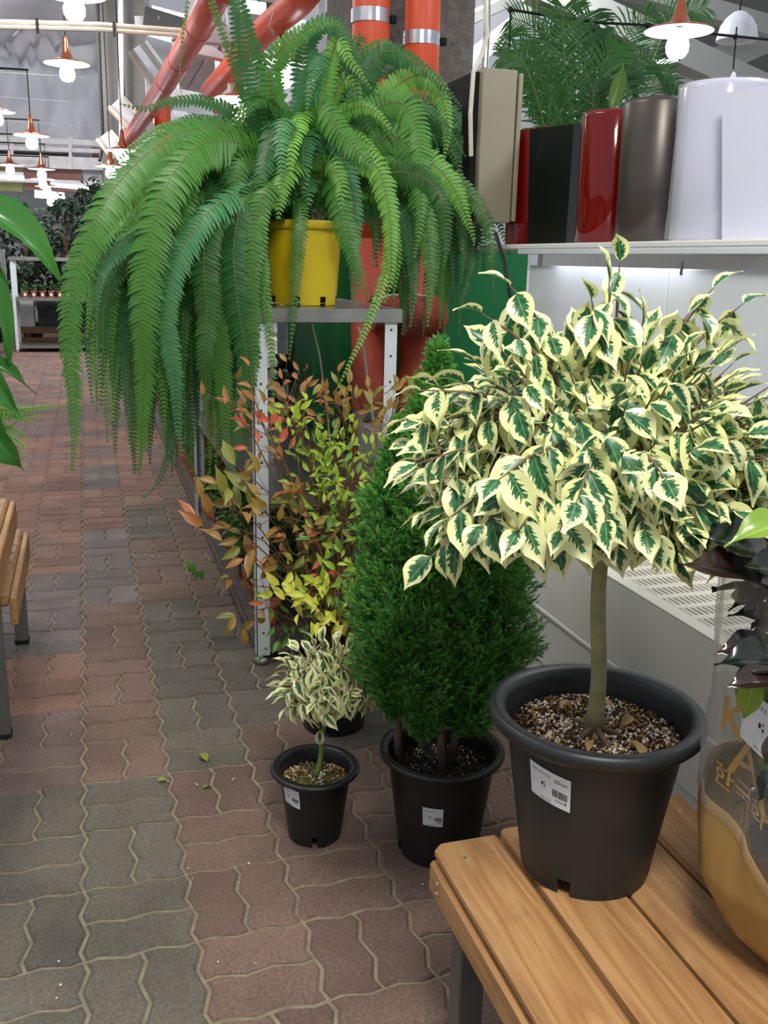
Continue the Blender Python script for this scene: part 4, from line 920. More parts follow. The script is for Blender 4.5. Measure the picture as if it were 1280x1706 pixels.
# ------------------------------------------------------------------ conifer in black pot
CC = (.765, 1.93, 0)
tc_ = thing('plant_pot', 'medium black pot with price sticker, between small pot and bench', 'pot', CC)
_, so, rs, rr = pot(CC, .152, .098, .27, M['black_pot'], tc_, .02, .016, soil='soil_dark', soil_z=.215, rot=cam_ang(CC)+.9, slots=3)
grains('perlite', CC, rs*.95, .215, 110, .003, M['perlite'], so, random.Random(8), 5.0); grains('bark_bits', CC, rs*.97, .215, 600, .004, M['soil_dark'], so, random.Random(9))
ca = cam_ang(CC); price_label(CC, rr, .125, .175, ca-.33, ca+.08, tc_, None, 0, seed=5)
def conifer(c, stems, lab, seed=5):
    r = random.Random(seed); t = thing('conifer_shrub', lab, 'shrub', tuple(c))
    tv = []; tf = []
    def blade(p, d, ln, wd):
        d = Vector(d).normalized(); s = d.cross(Vector((.3,.2,1))).normalized(); k = len(tv); p = Vector(p)
        tv.extend([p-s*wd*.5, p+s*wd*.5, p+d*ln*.6+s*wd*.45, p+d*ln, p+d*ln*.6-s*wd*.45]); tf.append((k, k+1, k+2, k+3, k+4))
    blade((0,0,0), (0,1,0), 1, .11)
    for k, y in enumerate((.2, .42, .62, .8)):
        for s in (-1, 1): blade((0,y+.05*s,0), (s*.85, 1, .45*((k % 2)*2-1)*s), .42-.28*y, .1)
    for (bx_, by_, px_, py_, z0, zt, rad, n, z1) in stems:
        MB().tube([(bx_, by_, .21), ((bx_*2+px_)/3, (by_*2+py_)/3, .36), (px_, py_, .6), (px_, py_, zt-.1)], [.011,.0095,.007,.002], 8).build('trunk', M['bark_dark'], t, True)
        Ms = []; Mt = []; br = MB()
        for k in range(int(n*.62)):
            f = r.random()**.9; z = z0+(zt-z0)*f; prof = (math.sin(PI*min(1, (f*.95+.05)**.9)))**.85 if f < .999 else 0
            a = r.uniform(0, 2*PI); lump = 1+.5*noise.noise(Vector((math.cos(a)*1.8+px_*5, math.sin(a)*1.8, z*8))); q = rad*max(.05, prof)*lump*r.uniform(.62, 1.02)
            e = Vector((px_+q*math.cos(a), py_+q*math.sin(a), z)); ln = r.uniform(.05, .1)*(.6+.5*prof); d = (Vector((math.cos(a), math.sin(a), .8+.9*f))+rv(r)*.3).normalized(); st = e-d*ln*.8
            fan = d.cross(rv(r)).normalized(); nn = fan.cross(d); br.tube([st, e], [.0012,.0005], 3, False); m_ = r.randint(13, 19)
            for j in range(m_):
                g = (j+.5)/m_; sgn = 1 if j % 2 else -1; p = st.lerp(e, g)+fan*sgn*.004; dd = d*(.7+.5*g)+fan*sgn*(.9-.5*g)+nn*r.uniform(-.6,.6); s_ = r.uniform(.013,.026)*(1.15-.5*g)
                (Mt if g > .72 and r.random() < .6 and q > rad*prof*.7 else Ms).append(frame(p, dd, rv(r), s_))
                if r.random() < .5: Ms.append(frame(p+dd.normalized()*s_*.6, dd+rv(r)*.5, rv(r), s_*.8))
        br.build('branchlets', M['bark_dark'], t)['kind'] = 'stuff'
        scatter('foliage', tv, tf, Ms, M['conifer'], t); scatter('young_foliage', tv, tf, Mt, M['conifer_tip'], t)
    return t
conifer(CC, ((.665, 1.96, .645, 1.95, .38, 1.07, .115, 1800, 0), (.76, 1.90, .715, 1.92, .33, 1.24, .12, 2300, 0), (.79, 1.93, .83, 1.92, .33, 1.14, .15, 2700, 0), (.78, 1.95, .755, 1.97, .34, 1.1, .14, 1800, 0)), 'dense bright green feathery conifer with three stems in the medium black pot')
clv = leaf_mesh('clover_leaf', M['nan_green'], .4, .3, .1, 3, 2, 2, .9)
for k in range(7):
    a = R.uniform(0, 6); q = R.uniform(.03, .1); inst('clover_leaf', clv[k % 2], frame((CC[0]+q*math.cos(a), CC[1]+q*math.sin(a)-.02, .235), (math.cos(a), math.sin(a), .6), (0,0,1), .014), tc_)

# ------------------------------------------------------------------ nandina
NC = (.672, 2.62, 0)
tn = thing('plant_pot', 'plain black pot half hidden behind the small variegated tree', 'pot', NC); _, so, rs, rr = pot(NC, .135, .095, .25, M['black_pot'], tn, .018, .014, soil='soil_dark', soil_z=.2)
tn = thing('nandina_shrub', 'airy shrub of bronze, lime and yellow leaflets in front of the rack', 'shrub', NC)
r = random.Random(31); NL = {}
for k in ('nan_orange','nan_olive','nan_lime','nan_yellow','nan_green','nan_red'): NL[k] = leaf_mesh('leaflet', M[k], .175, .55, .12, 5, 2, 5, .85, 1, .02, r)
def rose_to(px, py, Y): return at(px, py, Y)
stems = MB(); roots = [Vector((NC[0]+.05*math.cos(k*1.3), NC[1]+.05*math.sin(k*1.3), .2)) for k in range(7)]
# cluster: px, py, spread px, number of leaflets, colour, leaflet size, Y
cl = [(405,655,30,7,'nan_orange',.055,2.55),(375,660,18,3,'nan_orange',.05,2.5),(430,690,36,8,'nan_orange',.055,2.6),(470,660,40,10,'nan_orange',.055,2.7),(445,720,30,6,'nan_red',.055,2.55),(455,765,25,5,'nan_orange',.05,2.6),
 (500,660,30,8,'nan_orange',.055,2.75),(540,665,36,10,'nan_orange',.055,2.75),(575,680,34,8,'nan_orange',.05,2.7),(600,700,30,7,'nan_olive',.05,2.7),(610,660,34,9,'nan_olive',.05,2.8),(640,690,30,8,'nan_olive',.05,2.8),(660,665,28,6,'nan_olive',.05,2.85),(650,730,26,6,'nan_orange',.045,2.8),
 (490,700,30,9,'nan_lime',.04,2.6),(510,740,34,12,'nan_lime',.038,2.6),(525,790,36,14,'nan_lime',.036,2.6),(545,830,36,14,'nan_lime',.036,2.6),(560,760,34,12,'nan_lime',.036,2.65),(585,730,30,9,'nan_lime',.038,2.65),(590,800,34,12,'nan_lime',.036,2.6),(575,860,36,13,'nan_lime',.038,2.6),(540,880,34,10,'nan_lime',.04,2.6),(610,850,30,9,'nan_lime',.036,2.6),(600,910,34,10,'nan_lime',.038,2.6),(620,770,28,8,'nan_lime',.036,2.7),
 (425,800,26,4,'nan_olive',.075,2.45),(385,845,36,6,'nan_olive',.08,2.45),(345,865,28,4,'nan_orange',.08,2.4),(400,880,36,6,'nan_olive',.07,2.45),(440,850,30,6,'nan_olive',.065,2.5),(480,860,36,8,'nan_olive',.06,2.5),(500,830,28,5,'nan_orange',.06,2.5),(470,910,34,7,'nan_orange',.06,2.5),(430,945,30,5,'nan_orange',.07,2.45),(405,975,28,4,'nan_orange',.07,2.42),(410,1020,24,4,'nan_olive',.06,2.42),(440,1000,24,4,'nan_orange',.055,2.45),(520,900,34,7,'nan_orange',.05,2.55),(500,940,30,6,'nan_olive',.05,2.5),
 (470,980,30,6,'nan_yellow',.055,2.35),(510,985,30,7,'nan_yellow',.05,2.35),(550,990,34,8,'nan_lime',.045,2.35),(530,1020,34,9,'nan_yellow',.05,2.3),(570,1030,34,9,'nan_yellow',.05,2.3),(610,1040,30,6,'nan_yellow',.055,2.3),(600,990,30,7,'nan_lime',.045,2.35),(560,960,30,7,'nan_lime',.045,2.4),(585,1060,26,4,'nan_yellow',.055,2.3),(640,1000,24,5,'nan_lime',.045,2.4),
 (560,920,30,5,'nan_green',.05,2.5),(500,1040,36,8,'nan_green',.045,2.5),(460,1050,34,7,'nan_green',.045,2.45),(600,960,30,6,'nan_green',.045,2.5),(540,950,18,2,'nan_red',.045,2.45)]
ct = 0; NLI = []
for (px, py, sp, n, key, sz, Y) in cl:
    n = int(n*(2.5 if key == 'nan_lime' else 1.35)+.5)
    tip = at(px, py, Y+.0); rt = roots[ct % 7]; ct += 1
    s = rt; m1 = Vector((s.x*.6+tip.x*.4, s.y*.7+tip.y*.3, s.z+(max(tip.z, .45)-s.z)*.55)); m2 = m1.lerp(tip, .6)+Vector((0,0,.03)); stems.tube([s, m1, m2, tip], [.0038,.003,.0018,.001], 5, False)
    for k in range(n):
        q = at(px+r.gauss(0, sp*.62), py+r.gauss(0, sp*.62), Y+r.uniform(-.07,.07)); d = (q-m2).normalized()*.6+rv(r)*.6+Vector((0,0,.05 if py < 900 else -.15)); stems.tube([m2.lerp(tip, r.uniform(.3,1)), q], [.0012,.0008], 3, False)
        kk = key
        if key == 'nan_orange' and r.random() < .3: kk = 'nan_olive'
        if key == 'nan_lime' and r.random() < .15: kk = 'nan_green'
        s_ = sz*r.uniform(.75, 1.2)*(.85 if key == 'nan_orange' else 1); NLI.append((s_, kk, NL[kk][r.randrange(5)], frame(q, d, Vector((-.2,-.9,.7))+rv(r)*.7, s_, s_*1.05)))
stems.build('stems', M['stem_red'], tn)
NLI.sort(key=lambda a: -a[0])
for s_, kk, me, m in NLI[:296]: inst('leaflet', me, m, tn)
for kk in NL:
    rest = [(me, m) for s_, k2, me, m in NLI[296:] if k2 == kk]
    if rest: joined('small_leaflets', rest, M[kk], tn)

# ------------------------------------------------------------------ fern
def frond_geo(pts, wid, pitch=.0135, prof=None, seed=0, rach=.0022, nrm=None, r=None, pw=.46, jag=.12, droop=.25):
    """returns (leaf MB with uv + rnd, rachis MB). pts = world polyline; blade faces nrm"""
    r = r or random.Random(seed); P_ = [Vector(p) for p in pts]
    # catmull-rom resample
    S = []
    for i in range(len(P_)-1):
        a = P_[max(i-1,0)]; b_ = P_[i]; c_ = P_[i+1]; d = P_[min(i+2, len(P_)-1)]
        for k in range(10):
            t = k/10; S.append(.5*((2*b_)+(c_-a)*t+(2*a-5*b_+4*c_-d)*t*t+(3*b_-a-3*c_+d)*t**3))
    S.append(P_[-1]); L = [0]
    for i in range(1, len(S)): L.append(L[-1]+(S[i]-S[i-1]).length)
    tot = L[-1]; N = max(10, int(tot/pitch)); lv = MB(); uv = []; rn = []; j = 0; bc = (r.random(), r.random()); N0 = (nrm or Vector((-.25,-1,.35))).normalized(); tw = r.uniform(-.5,.5)
    for i in range(N):
        t = (i+.5)/N; s = t*tot
        while j < len(L)-2 and L[j+1] < s: j += 1
        f = (s-L[j])/max(1e-6, L[j+1]-L[j]); p = S[j].lerp(S[j+1], f); T = (S[j+1]-S[j]).normalized()
        w_ = wid*(min(1, (t/.22))**.7)*(1 if t < .55 else max(.06, (1-(t-.55)/.45))**.75)
        if prof: w_ *= prof(t)
        if t < .04: continue
        nn = N0+T.cross(N0)*math.sin(t*3+tw)*.35; sd = T.cross(nn)
        if sd.length < .05: sd = T.cross(Vector((0,1,.2)))
        sd.normalize(); nn = sd.cross(T)
        for s_ in (-1, 1):
            ww = w_*(1+r.uniform(-jag, jag)); hw = pitch*pw*min(1.15, .5+w_/.05); d = (sd*s_+T*(.12+.25*t)+nn*r.uniform(-.12,.12)).normalized(); g = -nn*ww*droop*r.uniform(.3,1.2)+Vector((0,0,-ww*.22)); k0 = len(lv.v)
            a0 = p+d*.001; up = nn*hw*.25
            lv.v += [a0-T*hw*.8, a0+T*hw*.8, p+d*ww*.5+T*hw+up+g*.15, p+d*ww*.5-T*hw*.9+g*.15, p+d*ww*.85+T*hw*.75+g*.6, p+d*ww*.85-T*hw*.5+g*.6, p+d*ww+T*hw*.4+g]
            if s_ > 0: lv.f += [(k0,k0+1,k0+2,k0+3), (k0+3,k0+2,k0+4,k0+5), (k0+5,k0+4,k0+6)]
            else: lv.f += [(k0+1,k0,k0+3,k0+2), (k0+2,k0+3,k0+5,k0+4), (k0+4,k0+5,k0+6)]
            uv += [(.2,0),(.8,0),(.8,.5),(.2,.5),(.7,.8),(.3,.8),(.5,1)]; rv_ = (min(1,max(0,bc[0]+r.uniform(-.2,.2))), bc[1]); rn += [rv_]*7
    rc = MB(); st = S[::3]+[S[-1]]; rc.tube(st, [rach*(1-.75*k/len(st)) for k in range(len(st))], 5, False)
    return lv, uv, rn, rc
def build_frond(parent, pts, wid, mat, **k):
    lv, uv, rn, rc = frond_geo(pts, wid, **k); lv.uv = uv; o = lv.build('frond', M[mat], parent, True); u2 = o.data.uv_layers.new(name='rnd')
    for i, lp in enumerate(o.data.loops): u2.data[i].uv = rn[lp.vertex_index]
    rc.build('midrib', M['rachis'], o, True); return o
FC = Vector((.745, 3.42, 1.246)); r = random.Random(77)
tf_ = thing('plant_pot', 'yellow plastic pot on the top shelf of the nearest rack', 'pot', tuple(FC))
_, so, rs, rr = pot(FC, .155, .122, .285, M['yellow_pot'], tf_, .012, .03, soil='soil_dark', soil_z=.25, rot=cam_ang(FC)-.25, slots=8)
fern = thing('boston_fern', 'huge trailing sword fern spilling from the yellow pot', 'fern', (FC.x, FC.y, FC.z+.25))
crown = Vector((FC.x, FC.y, FC.z+.26))
def key(pts, wid, mat, **k):
    out = []
    first = pts[0]
    for px, py, dy in pts: out.append(at(px, py, 3.42+dy))
    st = crown+Vector((r.uniform(-.06,.06), r.uniform(-.06,.06), .0)); out = [st]+out
    return build_frond(fern, out, wid, mat, r=r, **k)
KF = [
 (((460,270,-.1),(400,238,-.15),(335,240,-.2),(285,295,-.25),(255,370,-.27),(241,450,-.28),(238,540,-.28),(240,640,-.25),(232,790,-.22)), .080, 'fern'),
 (((450,250,.0),(370,215,-.05),(290,225,-.1),(210,290,-.15),(160,365,-.2),(130,440,-.2),(115,520,-.2),(119,620,-.2),(124,700,-.2),(120,785,-.2)), .076, 'fern'),
 (((430,290,.05),(330,290,.05),(255,370,.05),(205,425,.0),(165,475,.0),(172,520,.0),(176,570,.0),(168,625,0)), .06, 'fern'),
 (((450,290,-.15),(400,265,-.2),(390,320,-.22),(382,375,-.22)), .07, 'fern'),
 (((450,300,-.2),(400,320,-.25),(350,350,-.3),(305,410,-.3),(282,470,-.3),(276,540,-.3),(290,620,-.3),(296,700,-.28),(302,760,-.28)), .058, 'fern_teal'),
 (((440,330,-.2),(380,340,-.25),(345,380,-.3),(340,450,-.32),(345,520,-.32),(340,590,-.32),(344,650,-.3),(340,720,-.3)), .058, 'fern'),
 (((460,320,-.2),(410,330,-.28),(390,400,-.3),(392,470,-.32),(402,540,-.32),(412,610,-.32),(398,690,-.3),(390,760,-.3),(368,820,-.3)), .058, 'fern_dark'),
 (((470,310,-.2),(445,310,-.3),(425,370,-.32),(418,440,-.34),(420,520,-.34),(425,600,-.34),(418,660,-.34)), .045, 'fern'),
 (((490,240,-.1),(475,195,-.2),(466,230,-.25),(470,300,-.3)), .062, 'fern_teal'),
 (((500,280,-.15),(480,270,-.25),(468,310,-.3),(464,365,-.32)), .075, 'fern_lime'),
 (((510,250,-.05),(530,180,-.15),(570,225,-.22),(610,265,-.25),(655,300,-.26)), .062, 'fern'),
 (((540,300,-.15),(560,320,-.25),(575,380,-.3),(592,440,-.32),(615,500,-.32)), .05, 'fern'),
 (((560,280,-.15),(620,270,-.25),(645,330,-.3),(652,400,-.32),(650,470,-.32),(640,505,-.32)), .044, 'fern_lime'),
 (((570,240,-.05),(650,170,-.1),(690,200,-.15),(700,280,-.2),(702,360,-.22),(690,430,-.22)), .062, 'fern'),
 (((580,220,.0),(680,130,.0),(725,140,-.05),(745,200,-.08),(740,270,-.1)), .058, 'fern_lime'),
 (((580,270,-.05),(680,260,-.15),(730,280,-.2),(765,330,-.22),(790,400,-.22)), .066, 'fern_lime'),
 (((590,300,-.1),(690,290,-.2),(735,330,-.25),(745,400,-.25),(738,450,-.25)), .05, 'fern'),
 (((600,240,.05),(720,200,.05),(780,190,.05),(815,270,.0),(845,340,-.02),(868,420,-.02)), .034, 'fern'),
 (((600,260,.0),(740,230,.0),(800,290,-.05),(825,350,-.05),(850,425,-.05)), .045, 'fern_dark'),
 (((590,230,.05),(700,170,.05),(770,210,.0),(800,280,.0),(810,360,.0),(800,450,.0)), .05, 'fern_teal'),
 (((520,220,.0),(505,130,.0),(515,55,-.03),(555,38,-.06),(590,90,-.08),(600,160,-.1)), .05, 'fern_dark'),
 (((500,230,-.05),(460,170,-.1),(452,110,-.12),(485,65,-.15),(540,35,-.18),(575,45,-.18)), .062, 'fern'),
 (((500,210,-.08),(520,130,-.12),(535,90,-.15),(520,130,-.22),(510,190,-.24)), .05, 'fern_teal'),
 (((540,220,.0),(575,120,.05),(600,60,.05),(615,110,.02),(630,150,0)), .03, 'fern'),
 (((470,280,-.05),(445,190,-.1),(420,110,-.12),(400,20,-.14),(380,-70,-.15)), .075, 'fern_dark'),
 (((450,260,.05),(395,190,.05),(340,165,.05),(280,168,.05),(240,180,.05),(198,172,.05)), .04, 'fern_dark'),
 (((440,280,.1),(370,220,.1),(290,205,.1),(230,235,.1),(190,275,.1),(180,300,.1)), .034, 'fern'),
 (((460,260,.15),(400,215,.15),(330,195,.2),(270,215,.2),(215,260,.2)), .04, 'fern_dark'),
 (((600,320,-.1),(650,350,-.25),(645,440,-.3),(612,540,-.34),(580,610,-.36),(556,660,-.36)), .026, 'fern_lime'),
 (((480,330,-.2),(440,350,-.32),(436,440,-.34),(448,540,-.36),(456,640,-.36),(452,700,-.36)), .026, 'fern'),
 (((500,330,-.2),(500,370,-.34),(494,440,-.36),(488,540,-.36),(482,600,-.36)), .03, 'fern'),
 (((460,300,-.1),(360,300,-.1),(290,380,-.15),(262,480,-.15),(268,600,-.15),(284,720,-.15),(270,790,-.15),(240,830,-.15)), .05, 'fern_dark'),
 (((460,300,.0),(340,320,.0),(310,420,.0),(315,540,.0),(322,650,.0),(318,760,0),(330,800,0)), .05, 'fern_dark'),
 (((460,300,.1),(320,270,.1),(220,380,.1),(205,480,.1),(210,600,.1),(218,720,.1),(224,790,.1)), .05, 'fern_teal'),
 (((460,300,.15),(300,280,.15),(190,360,.15),(165,450,.15),(150,520,.1),(140,570,.1)), .055, 'fern'),
 (((470,330,-.1),(400,360,-.2),(372,460,-.25),(365,560,-.25),(372,650,-.25),(380,740,-.25),(376,790,-.25)), .055, 'fern'),
 (((560,300,.05),(700,240,.1),(770,300,.1),(790,400,.1),(770,500,.1),(765,560,.1)), .05, 'fern_dark'),
 (((590,330,.0),(690,330,-.05),(720,400,-.1),(712,480,-.1),(705,560,-.1)), .035, 'fern_dark'),
 (((330,-60,.0),(312,10,.0),(302,80,.0),(300,130,.0),(304,170,.0)), .016, 'fern'),
]
for pts, wid, mat in KF: key(pts, wid, mat, seed=len(fern.children))
# infill fronds radiating all round the crown and hanging down
cnt = 0
for k in range(150):
    side = r.random()
    if side < .58: tx = 130+300*r.random()**.8; ty = r.uniform(520, 790) - max(0, 200-tx)*.9; ay = 235+ (430-tx)*.12+r.uniform(-10,110); ax = tx*.55+430*.45
    elif side < .68: tx = r.uniform(430, 640); ty = r.uniform(330, 470) if 440 < tx < 590 else r.uniform(400, 540); ay = r.uniform(190, 300); ax = (tx+510)/2
    else: tx = r.uniform(620, 835); ty = r.uniform(330, 560) - max(0, tx-760)*.8; ay = 150+abs(tx-640)*.25+r.uniform(0, 120); ax = tx*.6+560*.4
    dy = r.uniform(-.22, .42)
    if side >= .58 and side < .68: dy = r.uniform(-.3,-.12) if ty > 360 else r.uniform(-.25,.3)
    if 430 < tx < 585 and ty > 380: ty = r.uniform(300, 370)
    m1 = (ax, ay, dy*.6); m2 = (tx*.85+ax*.15, ay+(ty-ay)*.35, dy*.9)
    if abs(tx-ax) < 20: m1 = (ax, ay, dy*.4)
    key((m1, m2, (tx+r.uniform(-8,8), ay+(ty-ay)*.7, dy), (tx, ty, dy)), r.uniform(.034, .06), r.choice(('fern','fern','fern_dark','fern_dark','fern_teal','fern_lime')) , pitch=.0145)
for k in range(34):   # bushy top and right shoulder
    tx = r.uniform(560, 810); ty = r.uniform(130, 330)+max(0, tx-720)*.5; dy = r.uniform(-.15, .3)
    key(((tx*.45+515*.55, min(ty, 240)-r.uniform(10, 60), dy*.5), (tx*.8+515*.2, ty-r.uniform(25, 60), dy), (tx+r.uniform(0, 25), ty+r.uniform(0, 40), dy)), r.uniform(.03, .05), r.choice(('fern','fern_lime','fern_dark')), pitch=.0135)
for k in range(26):   # short upright centre
    a = r.uniform(0, 2*PI); q = r.uniform(.08, .26); h = r.uniform(.22, .46)
    build_frond(fern, [crown+Vector((r.uniform(-.05,.05), r.uniform(-.05,.05), 0)), crown+Vector((q*.35*math.cos(a), q*.35*math.sin(a), h*.8)), crown+Vector((q*math.cos(a), q*math.sin(a), h)), crown+Vector((q*1.5*math.cos(a), q*1.5*math.sin(a), h*.75))], r.uniform(.032, .05), r.choice(('fern','fern_dark','fern_lime')), r=r, pitch=.0145)
b = MB()
for k in range(70):
    a = r.uniform(0, 6.28); q = r.uniform(0, .08); e = Vector((q*2.2*math.cos(a)+r.uniform(-.04,.04), q*2.2*math.sin(a), r.uniform(.15,.3))); b.tube([crown+Vector((q*math.cos(a), q*math.sin(a), -.02)), crown+e*.5+Vector((0,0,.03)), crown+e], [.003,.0025,.0015], 4, False)
b.build('stalks', M['bark_dark'], fern)

# ------------------------------------------------------------------ palm behind the planters
pc = at(985, 400, 6.2); pc.z = .9; tq = thing('plant_pot', 'dark pot of the palm hidden behind the planters', 'pot', tuple(pc)); pot(pc, .2, .15, .34, M['black_pot'], tq, soil='soil_dark', soil_z=.3)
tag(MB().box((pc.x-.4, pc.y-.3, 0), (pc.x+.5, pc.y+.5, .9), .01).build('plant_stand', M['wall_pale']), 'pale block stand under the palm behind the white counter', 'stand')
palm = thing('areca_palm', 'feathery dark green palm rising behind the tall planters', 'palm', tuple(pc+Vector((0,0,.3)))); r = random.Random(5)
def palm_frond(tip, mid, wid, base=None):
    st = base or pc+Vector((r.uniform(-.03,.03), r.uniform(-.03,.03), .3)); pts = [st, st.lerp(mid, .55)+Vector((0,0,.04)), mid, tip]
    S = []
    for i in range(3):
        a = pts[max(i-1,0)]; b_ = pts[i]; c_ = pts[i+1]; d = pts[min(i+2,3)]
        for k in range(12): t = k/12; S.append(.5*((2*b_)+(c_-a)*t+(2*a-5*b_+4*c_-d)*t*t+(3*b_-a-3*c_+d)*t**3))
    S.append(pts[-1]); lv = MB(); uv = []; n = len(S); vw = Vector((-.45,-.85,.2)).normalized()
    for i in range(int(n*.3), int(n*1.3)-2):
        f = i/1.3; j = int(f)
        if j < n*.33 or j >= n-1: continue
        p = S[j].lerp(S[j+1], f-j); T = (S[j+1]-S[j]).normalized(); t = (f-n*.33)/(n*.67); w_ = wid*(math.sin(PI*min(1,(t*.86+.14)))**.6)
        sd = T.cross(vw).normalized()
        for s_ in (-1, 1):
            d = (sd*s_*.8+T*.75+rv(r)*.12).normalized(); hw = .0095; q = T*hw; g = Vector((0,0,-w_*.22)); k0 = len(lv.v)
            lv.v += [p-q*.5, p+q*.5, p+d*w_*.45+q*1.1, p+d*w_*.45-q*.8, p+d*w_*.8+q*.6+g*.5, p+d*w_*.8-q*.5+g*.5, p+d*w_+g]
            lv.f += [(k0,k0+1,k0+2,k0+3),(k0+3,k0+2,k0+4,k0+5),(k0+5,k0+4,k0+6)]; uv += [(0.3,0),(.7,0),(.8,.5),(.2,.5),(.7,.8),(.3,.8),(.5,1)]
    lv.uv = uv; o = lv.build('frond', M['palm'], palm, True); u2 = o.data.uv_layers.new(name='rnd'); rr_ = (r.random(), r.random())
    for i in range(len(o.data.loops)): u2.data[i].uv = rr_
    MB().tube(S, [.009*(1-.7*k/n) for k in range(n)], 5, False).build('midrib', M['bark_green'], o, True)
for (tx, ty, mx_, my, Y, wd) in ((842,95,900,90,3.1,.16),(850,28,905,70,3.25,.17),(835,92,880,120,2.9,.13),(940,8,940,90,3.0,.17),(985,18,965,90,3.1,.17),(1005,60,985,110,3.1,.15),(1030,70,1000,130,3.05,.14),(1090,25,1040,70,3.3,.17),(1150,12,1070,60,3.5,.17),(1180,10,1110,50,3.7,.15),(1120,120,1060,120,3.3,.14),(1135,150,1090,130,3.4,.12),(880,150,905,140,3.0,.12),(905,185,925,150,3.0,.12),(1010,150,990,150,3.0,.10),(1060,135,1030,140,3.1,.12),(870,120,905,110,3.3,.14),(960,40,955,110,3.4,.16),(1040,110,1005,110,3.3,.14),(900,60,925,95,3.2,.15),(880,180,915,165,3.3,.12)):
    palm_frond(at(tx, ty, Y*2), at(mx_, my, Y*2), wd*1.75)
lg = leaf_mesh('broad_leaf', M['croton_green'], .16, .4, .1, 6, 2, 1)[0]; inst('broad_leaf', lg, frame(at(1018,185,5.7), (.25,0,1), (-.3,-1,.2), .3), palm)
for px in (900, 925, 955): 
    pass

# ------------------------------------------------------------------ small potted plants on the racks
def tuft(parent, c, h, rad, n, mat, size, seed, up=.9):
    r = random.Random(seed); lm = TUF[mat]; items = []; st = MB()
    for k in range(max(3, n//6)):
        a = r.uniform(0, 2*PI); q = rad*r.uniform(.2, 1); e = Vector((q*math.cos(a), q*math.sin(a), h*r.uniform(.5, 1))); st.tube([c, c+e*.5+Vector((0,0,h*.1)), c+e], [.0022,.0018,.0008], 4, False)
        for j in range(6):
            f = r.uniform(.35, 1); p = c+e*f+Vector((0,0,h*.08)); d = e.normalized()*.5+rv(r)*.8+Vector((0,0,.1)); items.append((lm[r.randrange(len(lm))], frame(p, d, Vector((0,0,1))+rv(r)*.5, size*r.uniform(.6,1.2))))
    st.build('stem', M['bark_green'], parent); return joined('leaves', items, M[mat], parent)
TUF = {k: leaf_mesh('foliage_leaf', M[k], w_, .5, .1, 4, 2, 4, .8, 1, .03) for k, w_ in (('shelfplant', .24), ('nan_green', .3), ('croton', .3), ('tree', .22), ('glossleaf', .3))}
def small_pot(c, rad, h, pm_, leafm, lab, seed, ph=.16, pr=.09, n=70, size=.04, label=True, group='small potted plants on the racks'):
    c = Vector(c); t = thing('potted_plant', lab, 'plant', tuple(c), group)
    b = MB().lathe(c, [(.001,0),(rad*.74,0),(rad*.76,.004),(rad*.94,h*.82),(rad,h*.83),(rad*1.03,h),(rad*.94,h),(rad*.9,h*.85),(.001,h*.84)], 20); b.build('pot', pm_, t, True)
    if label:
        ca = cam_ang(c); lb = MB(); n_ = 5
        for k in range(n_+1): a = ca-.45+.8*k/n_; rr_ = rad*.88; lb.v += [c+Vector((math.cos(a)*(rr_+.002), math.sin(a)*(rr_+.002), h*.22)), c+Vector((math.cos(a)*(rad*.95+.002), math.sin(a)*(rad*.95+.002), h*.7))]
        for k in range(n_): lb.f.append((k*2, k*2+2, k*2+3, k*2+1))
        lb.build('price_sticker', M['label'], t)
    tuft(t, c+Vector((0,0,h*.85)), ph, pr, n, leafm, size, seed); return t
rowname = ['front row', 'second row', 'third row', 'fourth row', 'fifth row', 'sixth row', 'seventh row', 'eighth row', 'ninth row', 'tenth row', 'eleventh row', 'twelfth row']; colname = ['aisle side', 'middle', 'wall side']
sd = 100
for j in range(9):
    for i in range(3):
        if (j, i) in ((0, 0),): continue
        x = (.60, .75, .90)[i]+R.uniform(-.01,.01); y = 3.30+.195*j; sd += 1
        small_pot((x, y, .085), .056, .085, M['brown_pot'] if i == 0 and j < 2 or (i+j) % 4 == 0 else M['dkbrown_pot'], ('shelfplant','nan_green','shelfplant')[(i+j) % 3], f'leafy pot on the bottom shelf of the nearest rack, {rowname[j]}, {colname[i]}', sd, .15 if j > 1 else .13, .1, 84, .042, i == 0)
small_pot((.585, 3.30, .085), .05, .085, M['brown_pot'], 'shelfplant', 'brown labelled pot with feathery leaves at the aisle corner of the bottom shelf', 301, .17, .1, 90, .034)
for k, (x, y, m, pm_, lab) in enumerate(((.60, 4.62, 'shelfplant', 'brown_pot', 'labelled orange-brown pot at the aisle end of the middle shelf'), (.75, 4.7, 'shelfplant', 'brown_pot', 'orange-brown pot in the middle at the far end of the middle shelf'), (.6, 4.82, 'shelfplant', 'brown_pot', 'orange-brown pot behind the labelled one on the middle shelf'), (.92, 4.72, 'croton', 'dkbrown_pot', 'dark pot with broad blackish leaves at the wall side of the middle shelf'))):
    small_pot((x, y, .615), .06, .1, M[pm_], m, lab, 400+k, .2, .11, 60 if k < 3 else 26, .05 if k < 3 else .09)
for lv_, (z, ln) in enumerate(((.085, 'bottom'), (.72, 'middle'))):
    for j in range(8):
        for i in range(2):
            sd += 1; small_pot((.6+i*.17, 5.2+.22*j, z), .055, .085, M['brown_pot'], ('shelfplant','nan_green')[(i+j) % 2], f'leafy pot on the {ln} shelf of the second rack, {rowname[j]}, {colname[i]}', sd, .19, .1, 72, .045, i == 0)
for lv_, (z, ln) in enumerate(((.085, 'bottom'), (.75, 'middle'))):
    for j in range(6):
        sd += 1; small_pot((.62, 7.2+.3*j, z), .06, .09, M['brown_pot'], 'shelfplant', f'leafy pot on the {ln} shelf of the third rack, {rowname[j]}', sd, .2, .12, 48, .06, False)
